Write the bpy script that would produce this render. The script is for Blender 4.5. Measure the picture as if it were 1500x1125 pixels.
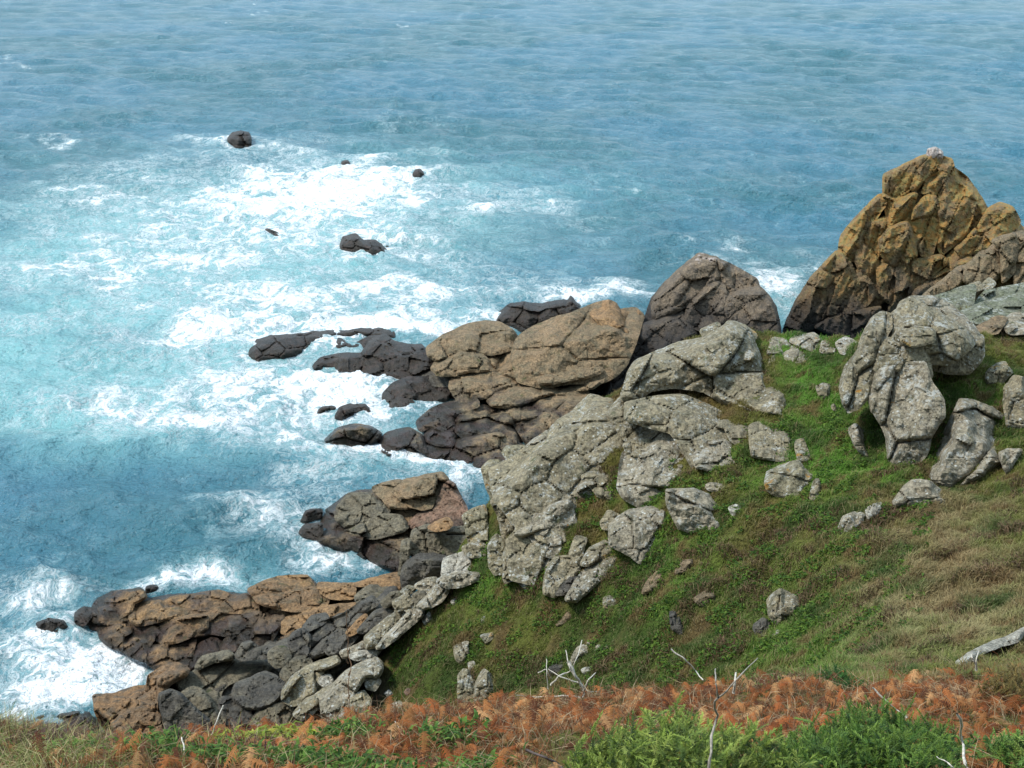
import bpy, math, random
import numpy as np
S = bpy.context.scene
for o in list(bpy.data.objects): bpy.data.objects.remove(o)
COL = S.collection
R = math.radians
# ------------------------------------------------------------------ camera, sky, sun
F = 2060.0; PITCH = R(22.0); CH = 40.0
cam = bpy.data.cameras.new('camera'); co = bpy.data.objects.new('camera', cam); COL.objects.link(co)
co.location = (0, 0, CH); co.rotation_euler = (R(90) - PITCH, 0, 0)
cam.sensor_width = 36; cam.lens = 36 * F / 1500; cam.clip_end = 20000; cam.clip_start = .1
S.camera = co
S.render.resolution_x = 1024; S.render.resolution_y = 768
W = bpy.data.worlds.new("World"); S.world = W; W.use_nodes = True
nt = W.node_tree; nt.nodes.clear()
SUN_EL, SUN_AZ = R(55), R(-100)            # azimuth from +Y (out to sea), negative is to the left
sky = nt.nodes.new('ShaderNodeTexSky'); sky.sky_type = 'NISHITA'; sky.sun_disc = False
sky.sun_elevation = SUN_EL; sky.sun_rotation = SUN_AZ; sky.dust_density = .6; sky.air_density = 1.3; sky.ozone_density = 2.5
bg = nt.nodes.new('ShaderNodeBackground'); bg.inputs[1].default_value = .135
ow = nt.nodes.new('ShaderNodeOutputWorld')
cloud = nt.nodes.new('ShaderNodeMix'); cloud.data_type = 'RGBA'; cloud.inputs[0].default_value = .85
cloud.inputs[7].default_value = (3.5, 4.7, 5.8, 1)      # thin even cloud
nt.links.new(sky.outputs[0], cloud.inputs[6]); nt.links.new(cloud.outputs[2], bg.inputs[0]); nt.links.new(bg.outputs[0], ow.inputs[0])
sl = bpy.data.lights.new('sun', 'SUN'); sl.energy = 2.2; sl.angle = R(9); sl.color = (1, .96, .9)
so = bpy.data.objects.new('sun', sl); COL.objects.link(so)
so.rotation_euler = (R(90) - SUN_EL, 0, -SUN_AZ + R(180))
S.view_settings.view_transform = 'Standard'; S.view_settings.look = 'None'
S.view_settings.exposure = 0.86; S.view_settings.gamma = 1
# ------------------------------------------------------------------ maths helpers
cP, sP = math.cos(PITCH), math.sin(PITCH)
def ray(u, v):
    a = (np.asarray(u, float) - 750) / F; b = -(np.asarray(v, float) - 562.5) / F
    return a, cP + b * sP, -sP + b * cP            # x, y, z of the direction
def at(u, v, Y):
    x, y, z = ray(u, v); k = Y / y
    return np.stack([x * k, y * k, CH + z * k], -1)
def ysea(u, v, z0=0.0):
    x, y, z = ray(u, v); return (z0 - CH) / z * y
def px(P):
    P = np.asarray(P, float); d = P - np.array([0, 0, CH])
    f = d[..., 1] * cP - d[..., 2] * sP; up = d[..., 1] * sP + d[..., 2] * cP
    f = np.maximum(f, .05)
    return 750 + F * d[..., 0] / f, 562.5 - F * up / f
def hash2(ix, iy, s):
    ix = ix.astype(np.int64); iy = iy.astype(np.int64)
    h = (ix * 374761393 + iy * 668265263 + s * 1442695041) & 0xffffffff
    h = ((h ^ (h >> 13)) * 1274126177) & 0xffffffff
    h = ((h ^ (h >> 16)) * 2246822519) & 0xffffffff
    return (h ^ (h >> 15)) & 0xffffffff
def gn(x, y, s=0):
    x = np.asarray(x, float); y = np.asarray(y, float)
    x0 = np.floor(x); y0 = np.floor(y); fx = x - x0; fy = y - y0
    u = fx * fx * fx * (fx * (fx * 6 - 15) + 10); w = fy * fy * fy * (fy * (fy * 6 - 15) + 10)
    r = 0
    for dx, wx in ((0, 1 - u), (1, u)):
        for dy, wy in ((0, 1 - w), (1, w)):
            a = hash2(x0 + dx, y0 + dy, s) / 4294967296.0 * 6.2831853
            r = r + wx * wy * (np.cos(a) * (fx - dx) + np.sin(a) * (fy - dy))
    return r * 1.5
def fbm(x, y, s=0, o=4, g=.5):
    r = 0; a = 1; t = 0
    for i in range(o):
        r = r + a * gn(x * 2 ** i + 13.7 * i, y * 2 ** i - 7.1 * i, s + i); t += a; a *= g
    return r / t
class RBF:
    def __init__(s, P, V, smooth=0.0):
        P = np.asarray(P, float); V = np.asarray(V, float); s.c = P.mean(0); s.k = P.std()
        Q = (P - s.c) / s.k; n = len(Q)
        d = np.linalg.norm(Q[:, None] - Q[None], axis=2)
        A = np.zeros((n + 3, n + 3)); A[:n, :n] = d + np.eye(n) * smooth
        A[:n, n] = 1; A[:n, n + 1:] = Q; A[n, :n] = 1; A[n + 1:, :n] = Q.T
        s.w = np.linalg.lstsq(A, np.concatenate([V, np.zeros(3)]), rcond=None)[0]; s.Q = Q
    def __call__(s, x, y):
        sh = np.shape(x); q = (np.stack([np.ravel(x), np.ravel(y)], -1) - s.c) / s.k
        out = np.empty(len(q)); n = len(s.Q)
        for i in range(0, len(q), 20000):
            b = q[i:i + 20000]; d = np.sqrt(((b[:, None] - s.Q[None]) ** 2).sum(2))
            out[i:i + 20000] = d @ s.w[:n] + s.w[n] + b @ s.w[n + 1:]
        return out.reshape(sh)
def inpoly(x, y, P):
    x = np.asarray(x); c = np.zeros(x.shape, bool); n = len(P)
    for i in range(n):
        x1, y1 = P[i]; x2, y2 = P[i - 1]
        if y1 == y2: continue
        m = ((y1 > y) != (y2 > y)) & (x < (x2 - x1) * (y - y1) / (y2 - y1) + x1)
        c ^= m
    return c
def nearest(q, P):                       # distance and nearest point on closed polyline
    A = P; B = np.roll(P, -1, 0); D = B - A; L = np.maximum((D ** 2).sum(1), 1e-9)
    bd = np.full(len(q), 1e18); bp = np.zeros_like(q)
    for i in range(0, len(q), 4000):
        b = q[i:i + 4000]
        t = np.clip(((b[:, None] - A) * D).sum(2) / L, 0, 1)
        p = A + t[..., None] * D; d = ((p - b[:, None]) ** 2).sum(2); k = d.argmin(1); r = np.arange(len(b))
        bd[i:i + 4000] = d[r, k]; bp[i:i + 4000] = p[r, k]
    return np.sqrt(bd), bp
def contour(P, rough, rnd, grow=0):
    P = np.asarray(P, float); n = len(P); out = []
    per = np.linalg.norm(P - np.roll(P, 1, 0), axis=1).sum()
    for i in range(n):
        a, b, c, d = P[i - 1], P[i], P[(i + 1) % n], P[(i + 2) % n]
        L = np.linalg.norm(c - b); m = max(2, int(L / 3.5))
        for k in range(m):
            t = k / m; T = .14
            m1 = T * (c - a); m2 = T * (d - b)
            p = (2 * t ** 3 - 3 * t * t + 1) * b + (t ** 3 - 2 * t * t + t) * m1 + (-2 * t ** 3 + 3 * t * t) * c + (t ** 3 - t * t) * m2
            out.append(p)
    Q = np.array(out); s = rnd.random() * 100
    Q[:, 0] += rough * (2.2 * fbm(Q[:, 0] / 22 + s, Q[:, 1] / 22, 5, 4, .65)); Q[:, 1] += rough * (2.2 * fbm(Q[:, 0] / 22 - s, Q[:, 1] / 22, 9, 4, .65))
    if grow:
        tg = np.roll(Q, -2, 0) - np.roll(Q, 2, 0); nn = np.stack([tg[:, 1], -tg[:, 0]], 1); nn /= np.maximum(np.linalg.norm(nn, axis=1), 1e-6)[:, None]
        ar = (Q[:, 0] * np.roll(Q[:, 1], -1) - np.roll(Q[:, 0], -1) * Q[:, 1]).sum()
        Q = Q + nn * grow * (1 if ar > 0 else -1)
    return Q
# ------------------------------------------------------------------ mesh / object helpers
def mesh(name, V, Fc, mat=None, parent=None, base=None, smooth=True, attrs=None):
    V = np.asarray(V, float)
    if base is None:
        base = np.array([V[:, 0].mean(), V[:, 1].mean(), V[:, 2].min()])
    base = np.asarray(base, float)
    me = bpy.data.meshes.new(name)
    Fc = np.asarray(Fc); k = Fc.shape[1]
    me.vertices.add(len(V)); me.vertices.foreach_set('co', (V - base).astype(np.float32).ravel())
    me.loops.add(Fc.size); me.loops.foreach_set('vertex_index', Fc.astype(np.int32).ravel())
    me.polygons.add(len(Fc)); me.polygons.foreach_set('loop_start', np.arange(0, Fc.size, k, dtype=np.int32))
    me.polygons.foreach_set('use_smooth', np.full(len(Fc), smooth))
    me.update(calc_edges=True); me.validate()
    for an, av in (attrs or {}).items():
        av = np.asarray(av, np.float32)
        if av.ndim == 1:
            at_ = me.attributes.new(an, 'FLOAT', 'POINT'); at_.data.foreach_set('value', av)
        else:
            at_ = me.color_attributes.new(an, 'FLOAT_COLOR', 'POINT')
            at_.data.foreach_set('color', np.concatenate([av, np.ones((len(av), 1), np.float32)], 1).ravel())
    o = bpy.data.objects.new(name, me); COL.objects.link(o)
    if mat: me.materials.append(mat)
    if parent is not None:
        o.parent = parent; o.location = base - np.array(parent['_b'])
    else: o.location = base
    o['_b'] = [float(c) for c in base]
    return o
def tag(o, label, cat, group=None):
    o['label'] = label; o['category'] = cat
    if group: o['group'] = group
    return o
def kind(o, k): o['kind'] = k; return o
def thing(name, base, label, cat, group=None):
    o = bpy.data.objects.new(name, None); COL.objects.link(o); o.location = base; o.empty_display_size = .2
    o['_b'] = [float(c) for c in base]
    return tag(o, label, cat, group)
# ------------------------------------------------------------------ shader helpers
class NT:
    def __init__(s, name):
        s.m = bpy.data.materials.new(name); s.m.use_nodes = True; s.t = s.m.node_tree; s.t.nodes.clear()
        s.out = s.n('ShaderNodeOutputMaterial'); s.b = s.n('ShaderNodeBsdfPrincipled'); s.l(s.b.outputs[0], s.out.inputs[0])
        s.pos = s.n('ShaderNodeNewGeometry').outputs['Position']
    def n(s, t, **k):
        x = s.t.nodes.new(t)
        for a, b in k.items(): setattr(x, a, b)
        return x
    def l(s, a, b): s.t.links.new(a, b)
    def put(s, i, v):
        if hasattr(v, 'links') or isinstance(v, bpy.types.NodeSocket): s.l(v, i)
        elif v is not None: i.default_value = v if not isinstance(v, tuple) or len(v) == 4 or i.type == 'VECTOR' else (*v, 1)
    def math(s, op, a, b=0.0, c=None, clamp=False):
        x = s.n('ShaderNodeMath', operation=op, use_clamp=clamp); s.put(x.inputs[0], a); s.put(x.inputs[1], b)
        if c is not None: s.put(x.inputs[2], c)
        return x.outputs[0]
    def mapr(s, v, a, b, c=0.0, d=1.0, smooth=True):
        x = s.n('ShaderNodeMapRange'); x.interpolation_type = 'SMOOTHSTEP' if smooth else 'LINEAR'
        s.put(x.inputs[0], v); s.put(x.inputs[1], a); s.put(x.inputs[2], b); x.inputs[3].default_value = c; x.inputs[4].default_value = d
        return x.outputs[0]
    def scl(s, vec, k):
        x = s.n('ShaderNodeVectorMath', operation='MULTIPLY'); s.l(vec, x.inputs[0]); x.inputs[1].default_value = k
        return x.outputs[0]
    def noise(s, sc, det=4, rough=.55, dist=0.0, vec=None, off=None):
        x = s.n('ShaderNodeTexNoise'); v = vec or s.pos
        if off is not None:
            a = s.n('ShaderNodeVectorMath', operation='ADD'); s.l(v, a.inputs[0]); a.inputs[1].default_value = (off, off * 1.7, -off); v = a.outputs[0]
        s.l(v, x.inputs['Vector']); x.inputs['Scale'].default_value = sc; x.inputs['Detail'].default_value = det
        x.inputs['Roughness'].default_value = rough; x.inputs['Distortion'].default_value = dist
        return x.outputs[0]
    def vor(s, sc, feat='F1', vec=None, rnd=1.0):
        x = s.n('ShaderNodeTexVoronoi', feature=feat); s.l(vec or s.pos, x.inputs['Vector']); x.inputs['Scale'].default_value = sc
        x.inputs['Randomness'].default_value = rnd
        return x.outputs['Distance']
    def mix(s, f, a, b, mode='MIX'):
        x = s.n('ShaderNodeMix', data_type='RGBA', blend_type=mode); s.put(x.inputs[0], f)
        s.put(x.inputs[6], a); s.put(x.inputs[7], b); return x.outputs[2]
    def attr(s, name):
        x = s.n('ShaderNodeAttribute'); x.attribute_name = name; return x
    def bump(s, h, st, dist, prev=None):
        x = s.n('ShaderNodeBump'); x.inputs['Strength'].default_value = st; x.inputs['Distance'].default_value = dist
        s.l(h, x.inputs['Height'])
        if prev is not None: s.l(prev, x.inputs['Normal'])
        return x.outputs[0]
def rockmat(name, c1, c2, c3, white=0.0, orange=0.0, wet=None, moss=0.0, dark=None, rough=.85, darkz=None, ochre=None, cap=None, bs=1.0):
    n = NT(name)
    big = n.noise(.35, 4, .6, .4); mid = n.noise(1.6, 5, .62, .3); fine = n.noise(9, 5, .65)
    col = n.mix(n.mapr(big, .38, .62), c1, c2)
    col = n.mix(n.mapr(mid, .45, .68), col, c3)
    # vertical streaks of weathering
    st = n.noise(1.0, 4, .6, .2, vec=n.scl(n.pos, (2.2, 2.2, .35)))
    col = n.mix(n.math('MULTIPLY', n.mapr(st, .52, .72), .55), col, dark or tuple(c * .45 for c in c1))
    sp = n.mapr(n.math('ADD', n.math('MULTIPLY', fine, .6), n.math('MULTIPLY', n.noise(3.5, 6, .7, off=33), .4)), .34, .66, .45, 1.55)
    sv = n.n('ShaderNodeCombineColor'); [n.l(sp, sv.inputs[i]) for i in range(3)]
    col = n.mix(1.0, col, sv.outputs[0], 'MULTIPLY')
    xyz = n.n('ShaderNodeSeparateXYZ'); n.l(n.pos, xyz.inputs[0])
    nz = n.n('ShaderNodeSeparateXYZ'); n.l(n.n('ShaderNodeNewGeometry').outputs['Normal'], nz.inputs[0])
    if ochre:   # z0, z1, colour
        zz = n.math('ADD', xyz.outputs[2], n.math('MULTIPLY', n.math('SUBTRACT', n.noise(.35, 4, .6, off=5), .5), 14.0))
        col = n.mix(n.math('MULTIPLY', n.mapr(zz, ochre[0], ochre[1]), n.mapr(n.noise(.7, 5, .65, off=9), .38, .58, .25, .95)), col, n.mix(n.mapr(n.noise(3.0, 4, off=8), .4, .62), ochre[2], ochre[3]))
    if moss:
        col = n.mix(n.math('MULTIPLY', n.mapr(n.noise(1.3, 5, .65, off=21), .62 - moss * .15, .72), .8), col, (.045, .06, .014))
    if white:
        wv = n.noise(2.3, 4, .6, off=17); wf = n.noise(6, 6, .75, off=3)
        wm = n.mapr(n.math('ADD', n.math('MULTIPLY', wv, .8), wf), .94, 1.03)
        zone = n.mapr(n.noise(.55, 3, .6, off=11), .50 - white * .12, .62)
        col = n.mix(n.math('MULTIPLY', n.math('MULTIPLY', wm, zone), .75), col, (.52, .52, .47))
        wm2 = n.mapr(n.math('ADD', n.vor(4.2), n.math('MULTIPLY', n.noise(14, 3, .6, off=23), .45)), .48, .36)
        col = n.mix(n.math('MULTIPLY', wm2, n.mapr(n.noise(1.1, 3, off=31), .44, .58, 0, min(1, .75 * white))), col, (.58, .58, .52))
    if orange:
        om = n.mapr(n.noise(1.5, 5, .7, .5, off=40), .665 - orange * .06, .72 - orange * .04)
        col = n.mix(n.math('MULTIPLY', om, .85), col, n.mix(n.mapr(fine, .4, .6), (.42, .17, .02), (.36, .24, .05)))
    if cap:
        zc = n.math('ADD', xyz.outputs[2], n.math('MULTIPLY', n.math('SUBTRACT', n.noise(1.6, 4, .6, off=50), .5), 2.2))
        col = n.mix(n.mapr(zc, cap, cap + .5, 0, .8), col, (.5, .42, .38))
    zn = n.math('ADD', xyz.outputs[2], n.math('MULTIPLY', n.math('SUBTRACT', n.noise(.5, 4, .6, off=60), .5), 3.5))
    ro = rough
    if darkz:
        col = n.mix(n.mapr(zn, darkz[0], darkz[1], .86, 0), col, (.016, .016, .018))
    if wet:
        wm = n.mapr(zn, wet * .45, wet, 1, 0)
        wc = n.mix(n.mapr(n.noise(1.1, 4, off=70), .42, .6), (.018, .015, .010), (.038, .024, .020))
        col = n.mix(n.math('MULTIPLY', wm, .93), col, wc)
        ro = n.mapr(wm, 0, 1, rough, .28)
    n.l(col, n.b.inputs['Base Color']); n.put(n.b.inputs['Roughness'], ro)
    n.b.inputs['Specular IOR Level'].default_value = .35
    b1 = n.bump(n.noise(2.6, 7, .72, .3), .9 * bs, .30)
    b1 = n.bump(fine, .9 * bs, .08, b1)
    n.l(b1, n.b.inputs['Normal'])
    return n.m
M = {}
M['tan'] = rockmat('tan_rock', (.26, .175, .095), (.205, .15, .085), (.15, .12, .07), wet=1.7, moss=.15)
M['tanpink'] = rockmat('pink_rock', (.25, .15, .10), (.22, .14, .09), (.15, .11, .075), wet=2.2)
M['red'] = rockmat('reddish_rock', (.27, .15, .065), (.18, .12, .07), (.13, .095, .06), wet=2.6)
M['ledge'] = rockmat('brown_ledge_rock', (.29, .175, .08), (.215, .13, .065), (.13, .095, .055), wet=1.6, moss=.1)
M['orange'] = rockmat('orange_rock', (.33, .19, .085), (.28, .17, .08), (.19, .12, .06))
M['reef'] = rockmat('wet_reef_rock', (.042, .032, .022), (.03, .024, .018), (.06, .04, .03), rough=.5)
M['darkrock'] = rockmat('dark_rock', (.10, .088, .068), (.07, .062, .05), (.14, .12, .085), rough=.7)
M['greybrown'] = rockmat('grey_brown_rock', (.19, .16, .105), (.15, .125, .08), (.10, .09, .065), moss=.1, wet=1.5)
M['stack'] = rockmat('ochre_stack_rock', (.20, .14, .075), (.15, .105, .06), (.11, .085, .06), ochre=(1, 8, (.38, .195, .05), (.28, .22, .075)), darkz=(1.0, 5.0))
M['stackcap'] = rockmat('white_cap_rock', (.5, .43, .38), (.42, .33, .28), (.3, .24, .2))
M['stack2'] = rockmat('dark_stack_rock', (.21, .155, .10), (.165, .125, .085), (.12, .095, .07), darkz=(3.2, 6.8), cap=7.9)
M['grey'] = rockmat('lichen_granite', (.30, .25, .155), (.245, .205, .13), (.165, .145, .09), white=1.2, orange=.35, moss=.1)
M['greylite'] = rockmat('pale_lichen_granite', (.33, .28, .195), (.275, .235, .165), (.20, .175, .115), white=1.7, orange=.1, moss=.05)
M['greyor'] = rockmat('orange_lichen_granite', (.27, .23, .14), (.24, .21, .13), (.16, .145, .09), white=1.0, orange=1.4)
M['slab'] = rockmat('green_grey_slab', (.19, .19, .13), (.165, .17, .115), (.13, .14, .075), white=.5, moss=.5)
M['white'] = rockmat('whitish_rock', (.44, .40, .32), (.38, .35, .28), (.24, .22, .17), white=1.0)
# ------------------------------------------------------------------ the visible land surface: distance (m) at photo points
VIS = [(1060,470,64),(1150,492,64),(1240,500,62),(980,530,62),(900,580,61.5),(830,615,61),(760,655,60),(710,700,59),(690,790,57),(650,850,57),(590,900,56),
(500,960,56),(1450,425,72),(1500,420,72),(1400,450,66),(1470,500,60),(1380,520,57),(1500,560,54),(1300,500,60),(1180,560,59),(1100,600,57),(1000,600,58.5),(900,650,57.5),(800,700,57.5),
(780,860,51.5),(900,860,49),(950,800,50),(1050,740,50),(1200,700,50),(1300,690,49),(1390,720,47),(1480,680,48),(1500,800,38),(1400,820,39),
(1250,800,43),(1100,820,46),(1000,880,45),(900,930,46),(700,870,53),(650,950,51),(750,980,48),(850,980,46),(600,1000,51),(560,1030,51),
(1100,900,43),(1200,920,39),(1300,900,36),(1400,900,34),(1500,900,32),(1500,960,29),(1400,970,29),(1300,965,31),(1200,970,35),(1100,970,39),(1000,985,42),(1750,800,36),(1750,960,28),(1750,600,48),(1700,450,68)]
VIS = np.array(VIS, float)
yvis = RBF(VIS[:, :2], VIS[:, 2])
# rocky-area polygon where the soil lies well behind the rock faces
LAND = [(560,1040),(540,960),(600,900),(680,840),(700,780),(720,700),(800,630),(900,580),(960,520),(1060,480),(1240,505),(1360,450),(1500,425),(1800,425),(1800,960),(1500,975),(1200,975),(1000,990),(800,1000)]
gu, gv = np.meshgrid(np.arange(560, 1800, 46.), np.arange(420, 1020, 38.))
m = inpoly(gu, gv, LAND); gu = gu[m]; gv = gv[m]
T = [at(a, b, yvis(a, b) + .35) for a, b in zip(gu, gv)]
def P3(u, v, Y): T.append(at(u, v, Y))
FG = [(-60,1080,17),(0,1080,17),(200,1100,16.5),(400,1085,17.5),(600,1062,20),(800,1043,21.5),(1000,1030,22.5),(1200,1018,24),(1350,1010,25.5),(1500,1005,25),(1700,1000,25),
      (750,1150,12.5),(0,1150,12.5),(1500,1150,13),(350,1150,12.5),(1100,1150,12.5),(750,1230,9.5),(0,1230,9.5),(1500,1230,9.5),(-100,1150,12.5),(1700,1150,13)]
for a in FG: P3(*a)
def WP(x, y, z): T.append(np.array([x, y, z], float))
for x in (-12, -6, 0, 6, 12, 20): WP(x, 0, 38.2); WP(x, -8, 40); WP(x, 4, 35.8 if x < 12 else 36)
# drop in front, left of frame centre
for u in (-200, 0, 150, 300, 450):
    for Y, z in ((22, 21.5), (28, 15), (36, 8), (45, 2), (54, -2), (64, -4)):
        if u > 400 and Y > 40: z += 1.5
        WP((u - 750) / F * Y * 1.15, Y, z)
for u in (600, 800, 950):
    for Y, z in ((26, 20.0), (31, 15.0), (38, 10)): WP((u - 750) / F * Y * 1.18, Y, z)
for u, z in ((1120, 20.5),): WP((u - 750) / F * 29 * 1.18, 29, z)
# behind the ridge
for u, Y, z in ((1060,70,12),(1060,76,6),(1060,84,3),(1060,92,1.2),(900,68,10),(900,74,4.5),(900,82,2.6),(900,90,.5),(760,66,8),(760,72,3.5),(770,79,1.4),(725,77,-1.5),(690,63,5),(690,70,-2),(620,62,1),(620,68,-3),(540,62,-2),
                (1240,68,12),(1240,76,7),(1240,86,3.5),(1250,95,2),(1400,78,11),(1400,86,6),(1400,96,3.5),(1400,104,2),(1550,82,10),(1550,100,0),(1700,90,6),(450,62,-2),(350,62,-3),(600,90,-5),(900,104,-5),(1180,112,-5),(1500,120,-4),(1750,120,-4),(200,75,-5)):
    WP((u - 750) / F * Y * 1.07, Y, z)
T = np.array(T)
zter0 = RBF(T[:, :2], T[:, 2], .002)
def zter(x, y):
    return zter0(x, y) + .35 * fbm(x / 3.5, y / 3.5, 3, 4) + .30 * fbm(x / 1.5, y / 1.5, 8, 3) + .34 * np.abs(gn(x / 1.3 + .4 * gn(x, y, 9), y / 1.5, 15)) * 1.5 * np.clip(y / 30 - .6, 0, 1)
xs = np.concatenate([np.arange(-42, 66, .45)]); ys = np.concatenate([np.arange(-8, 14, .35), np.arange(14, 104, .42)])
GX, GY = np.meshgrid(xs, ys); GZ = zter(GX, GY)
def zg(x, y):                                   # fast bilinear lookup of the ground
    x = np.asarray(x, float); y = np.asarray(y, float)
    i = np.clip(np.searchsorted(xs, x) - 1, 0, len(xs) - 2); j = np.clip(np.searchsorted(ys, y) - 1, 0, len(ys) - 2)
    a = np.clip((x - xs[i]) / (xs[i + 1] - xs[i]), 0, 1); b = np.clip((y - ys[j]) / (ys[j + 1] - ys[j]), 0, 1)
    return (GZ[j, i] * (1 - a) + GZ[j, i + 1] * a) * (1 - b) + (GZ[j + 1, i] * (1 - a) + GZ[j + 1, i + 1] * a) * b
def gridfaces(ny, nx):
    i = np.arange(ny * nx).reshape(ny, nx)
    return np.stack([i[:-1, :-1].ravel(), i[:-1, 1:].ravel(), i[1:, 1:].ravel(), i[1:, :-1].ravel()], -1)
def hit(u, v, y0=8, y1=105):                    # where a photo ray meets the ground
    x, y, z = ray(u, v)
    Y = np.arange(y0, y1, .25); k = Y / y; zz = CH + z * k; g = zg(x * k, Y)
    b = np.nonzero(zz <= g)[0]
    return Y[b[0]] if len(b) else y1
# ------------------------------------------------------------------ soil material: turf, moss, earth
def soil():
    n = NT('turf')
    a = n.attr('gcol'); f = n.noise(6, 5, .7); f2 = n.noise(1.2, 4, .6)
    col = n.mix(n.mapr(f, .35, .7), n.mix(.55, a.outputs[0], (.03, .025, .012)), a.outputs[0])
    col = n.mix(n.math('MULTIPLY', n.mapr(f2, .58, .7), .6), col, (.06, .045, .022))
    zz = n.n('ShaderNodeSeparateXYZ'); n.l(n.pos, zz.inputs[0])      # bare rock near the sea
    col = n.mix(n.mapr(n.math('ADD', zz.outputs[2], n.math('MULTIPLY', f2, 2.0)), 4.6, 6.2), n.mix(n.mapr(f2, .35, .65), (.11, .085, .06), (.055, .048, .04)), col)
    n.l(col, n.b.inputs['Base Color']); n.b.inputs['Roughness'].default_value = .95; n.b.inputs['Specular IOR Level'].default_value = .1
    n.l(n.bump(f, 1, .15, n.bump(f2, .8, .3)), n.b.inputs['Normal'])
    return n.m
# grass colour zones: photo blobs (u, v, ru, rv, colour, weight)
GREEN = (.085, .165, .022); BGREEN = (.10, .24, .028); OLIVE = (.12, .13, .026); BROWN = (.15, .095, .04); STRAW = (.30, .235, .12); DKGR = (.038, .072, .014); RUST = (.15, .075, .03)
ZON = [(1190,600,40,120,BGREEN,2.2),(1210,680,90,40,BGREEN,1.6),(1180,640,60,70,GREEN,1.6),(1260,560,60,60,GREEN,1),(1430,600,80,35,GREEN,1.4),(1450,500,60,50,OLIVE,1),
 (1000,600,90,40,RUST,1.4),(1020,590,60,30,OLIVE,1),(1100,620,90,25,OLIVE,1.4),(1000,560,60,30,BROWN,1),(1080,760,110,50,OLIVE,.9),(980,790,50,40,BGREEN,1.2),(960,850,70,50,GREEN,1.2),
 (700,860,50,25,BGREEN,1.6),(700,930,90,50,OLIVE,1.2),(640,960,60,50,DKGR,1),(760,900,90,50,OLIVE,1),(860,940,60,60,DKGR,1.4),(1000,930,90,40,DKGR,1.6),(1100,850,90,50,OLIVE,1),
 (1130,780,90,30,BROWN,.9),(1250,830,110,50,OLIVE,1.1),(1180,900,60,60,GREEN,1),(1250,950,110,35,GREEN,1.5),(1340,880,110,60,STRAW,1.1),(1400,790,70,60,STRAW,1.7),(1350,760,70,40,BROWN,1.2),
 (1420,850,80,40,RUST,1.5),(1480,780,50,60,OLIVE,1.4),(1480,720,50,40,OLIVE,1.2),(1450,800,40,25,GREEN,.9),(1450,900,90,50,STRAW,1.2),(1490,900,60,20,GREEN,1.2),(1300,950,60,30,STRAW,1.0),(1380,960,100,25,OLIVE,1),
 (1240,730,60,30,OLIVE,1),(1150,730,50,30,OLIVE,1),(1320,640,25,60,DKGR,1.2),(920,740,30,30,GREEN,1.4),(880,740,30,60,RUST,1),(860,780,60,30,OLIVE,1.2),(830,670,40,30,GREEN,1.2)]
def gcol(P, s=1):
    u, v = px(P); n = len(u); C = np.zeros((n, 3)); Wt = np.full(n, .25)
    C += np.array(OLIVE) * .25
    nx = fbm(P[:, 0] / 2.2, P[:, 1] / 2.2, 71, 3)[:, None]; nn = fbm(P[:, 0] / .9, P[:, 1] / .9, 75, 3)
    uu = u + 45 * fbm(P[:, 0] / 1.8, P[:, 1] / 1.8, 81, 3) * 2; vv = v + 30 * fbm(P[:, 0] / 1.8, P[:, 1] / 1.8, 91, 3) * 2
    for (a, b, ra, rb, c, w) in ZON:
        g = w * np.exp(-((uu - a) / ra) ** 2 - ((vv - b) / rb) ** 2); C += np.array(c) * g[:, None]; Wt += g
    C /= Wt[:, None]
    C = C + (np.array(BROWN) - C) * np.clip(nn * 3.2 - .1, 0, .85)[:, None]
    C = C + (np.array(DKGR) - C) * np.clip(-nx * 3.2 - .2, 0, .85)
    return C
def build_land():
    V = np.stack([GX.ravel(), GY.ravel(), GZ.ravel()], -1)
    o = mesh('ground', V, gridfaces(len(ys), len(xs)), soil(), base=(0, 0, 0), attrs={'gcol': gcol(V)})
    kind(o, 'structure')
build_land()
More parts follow.
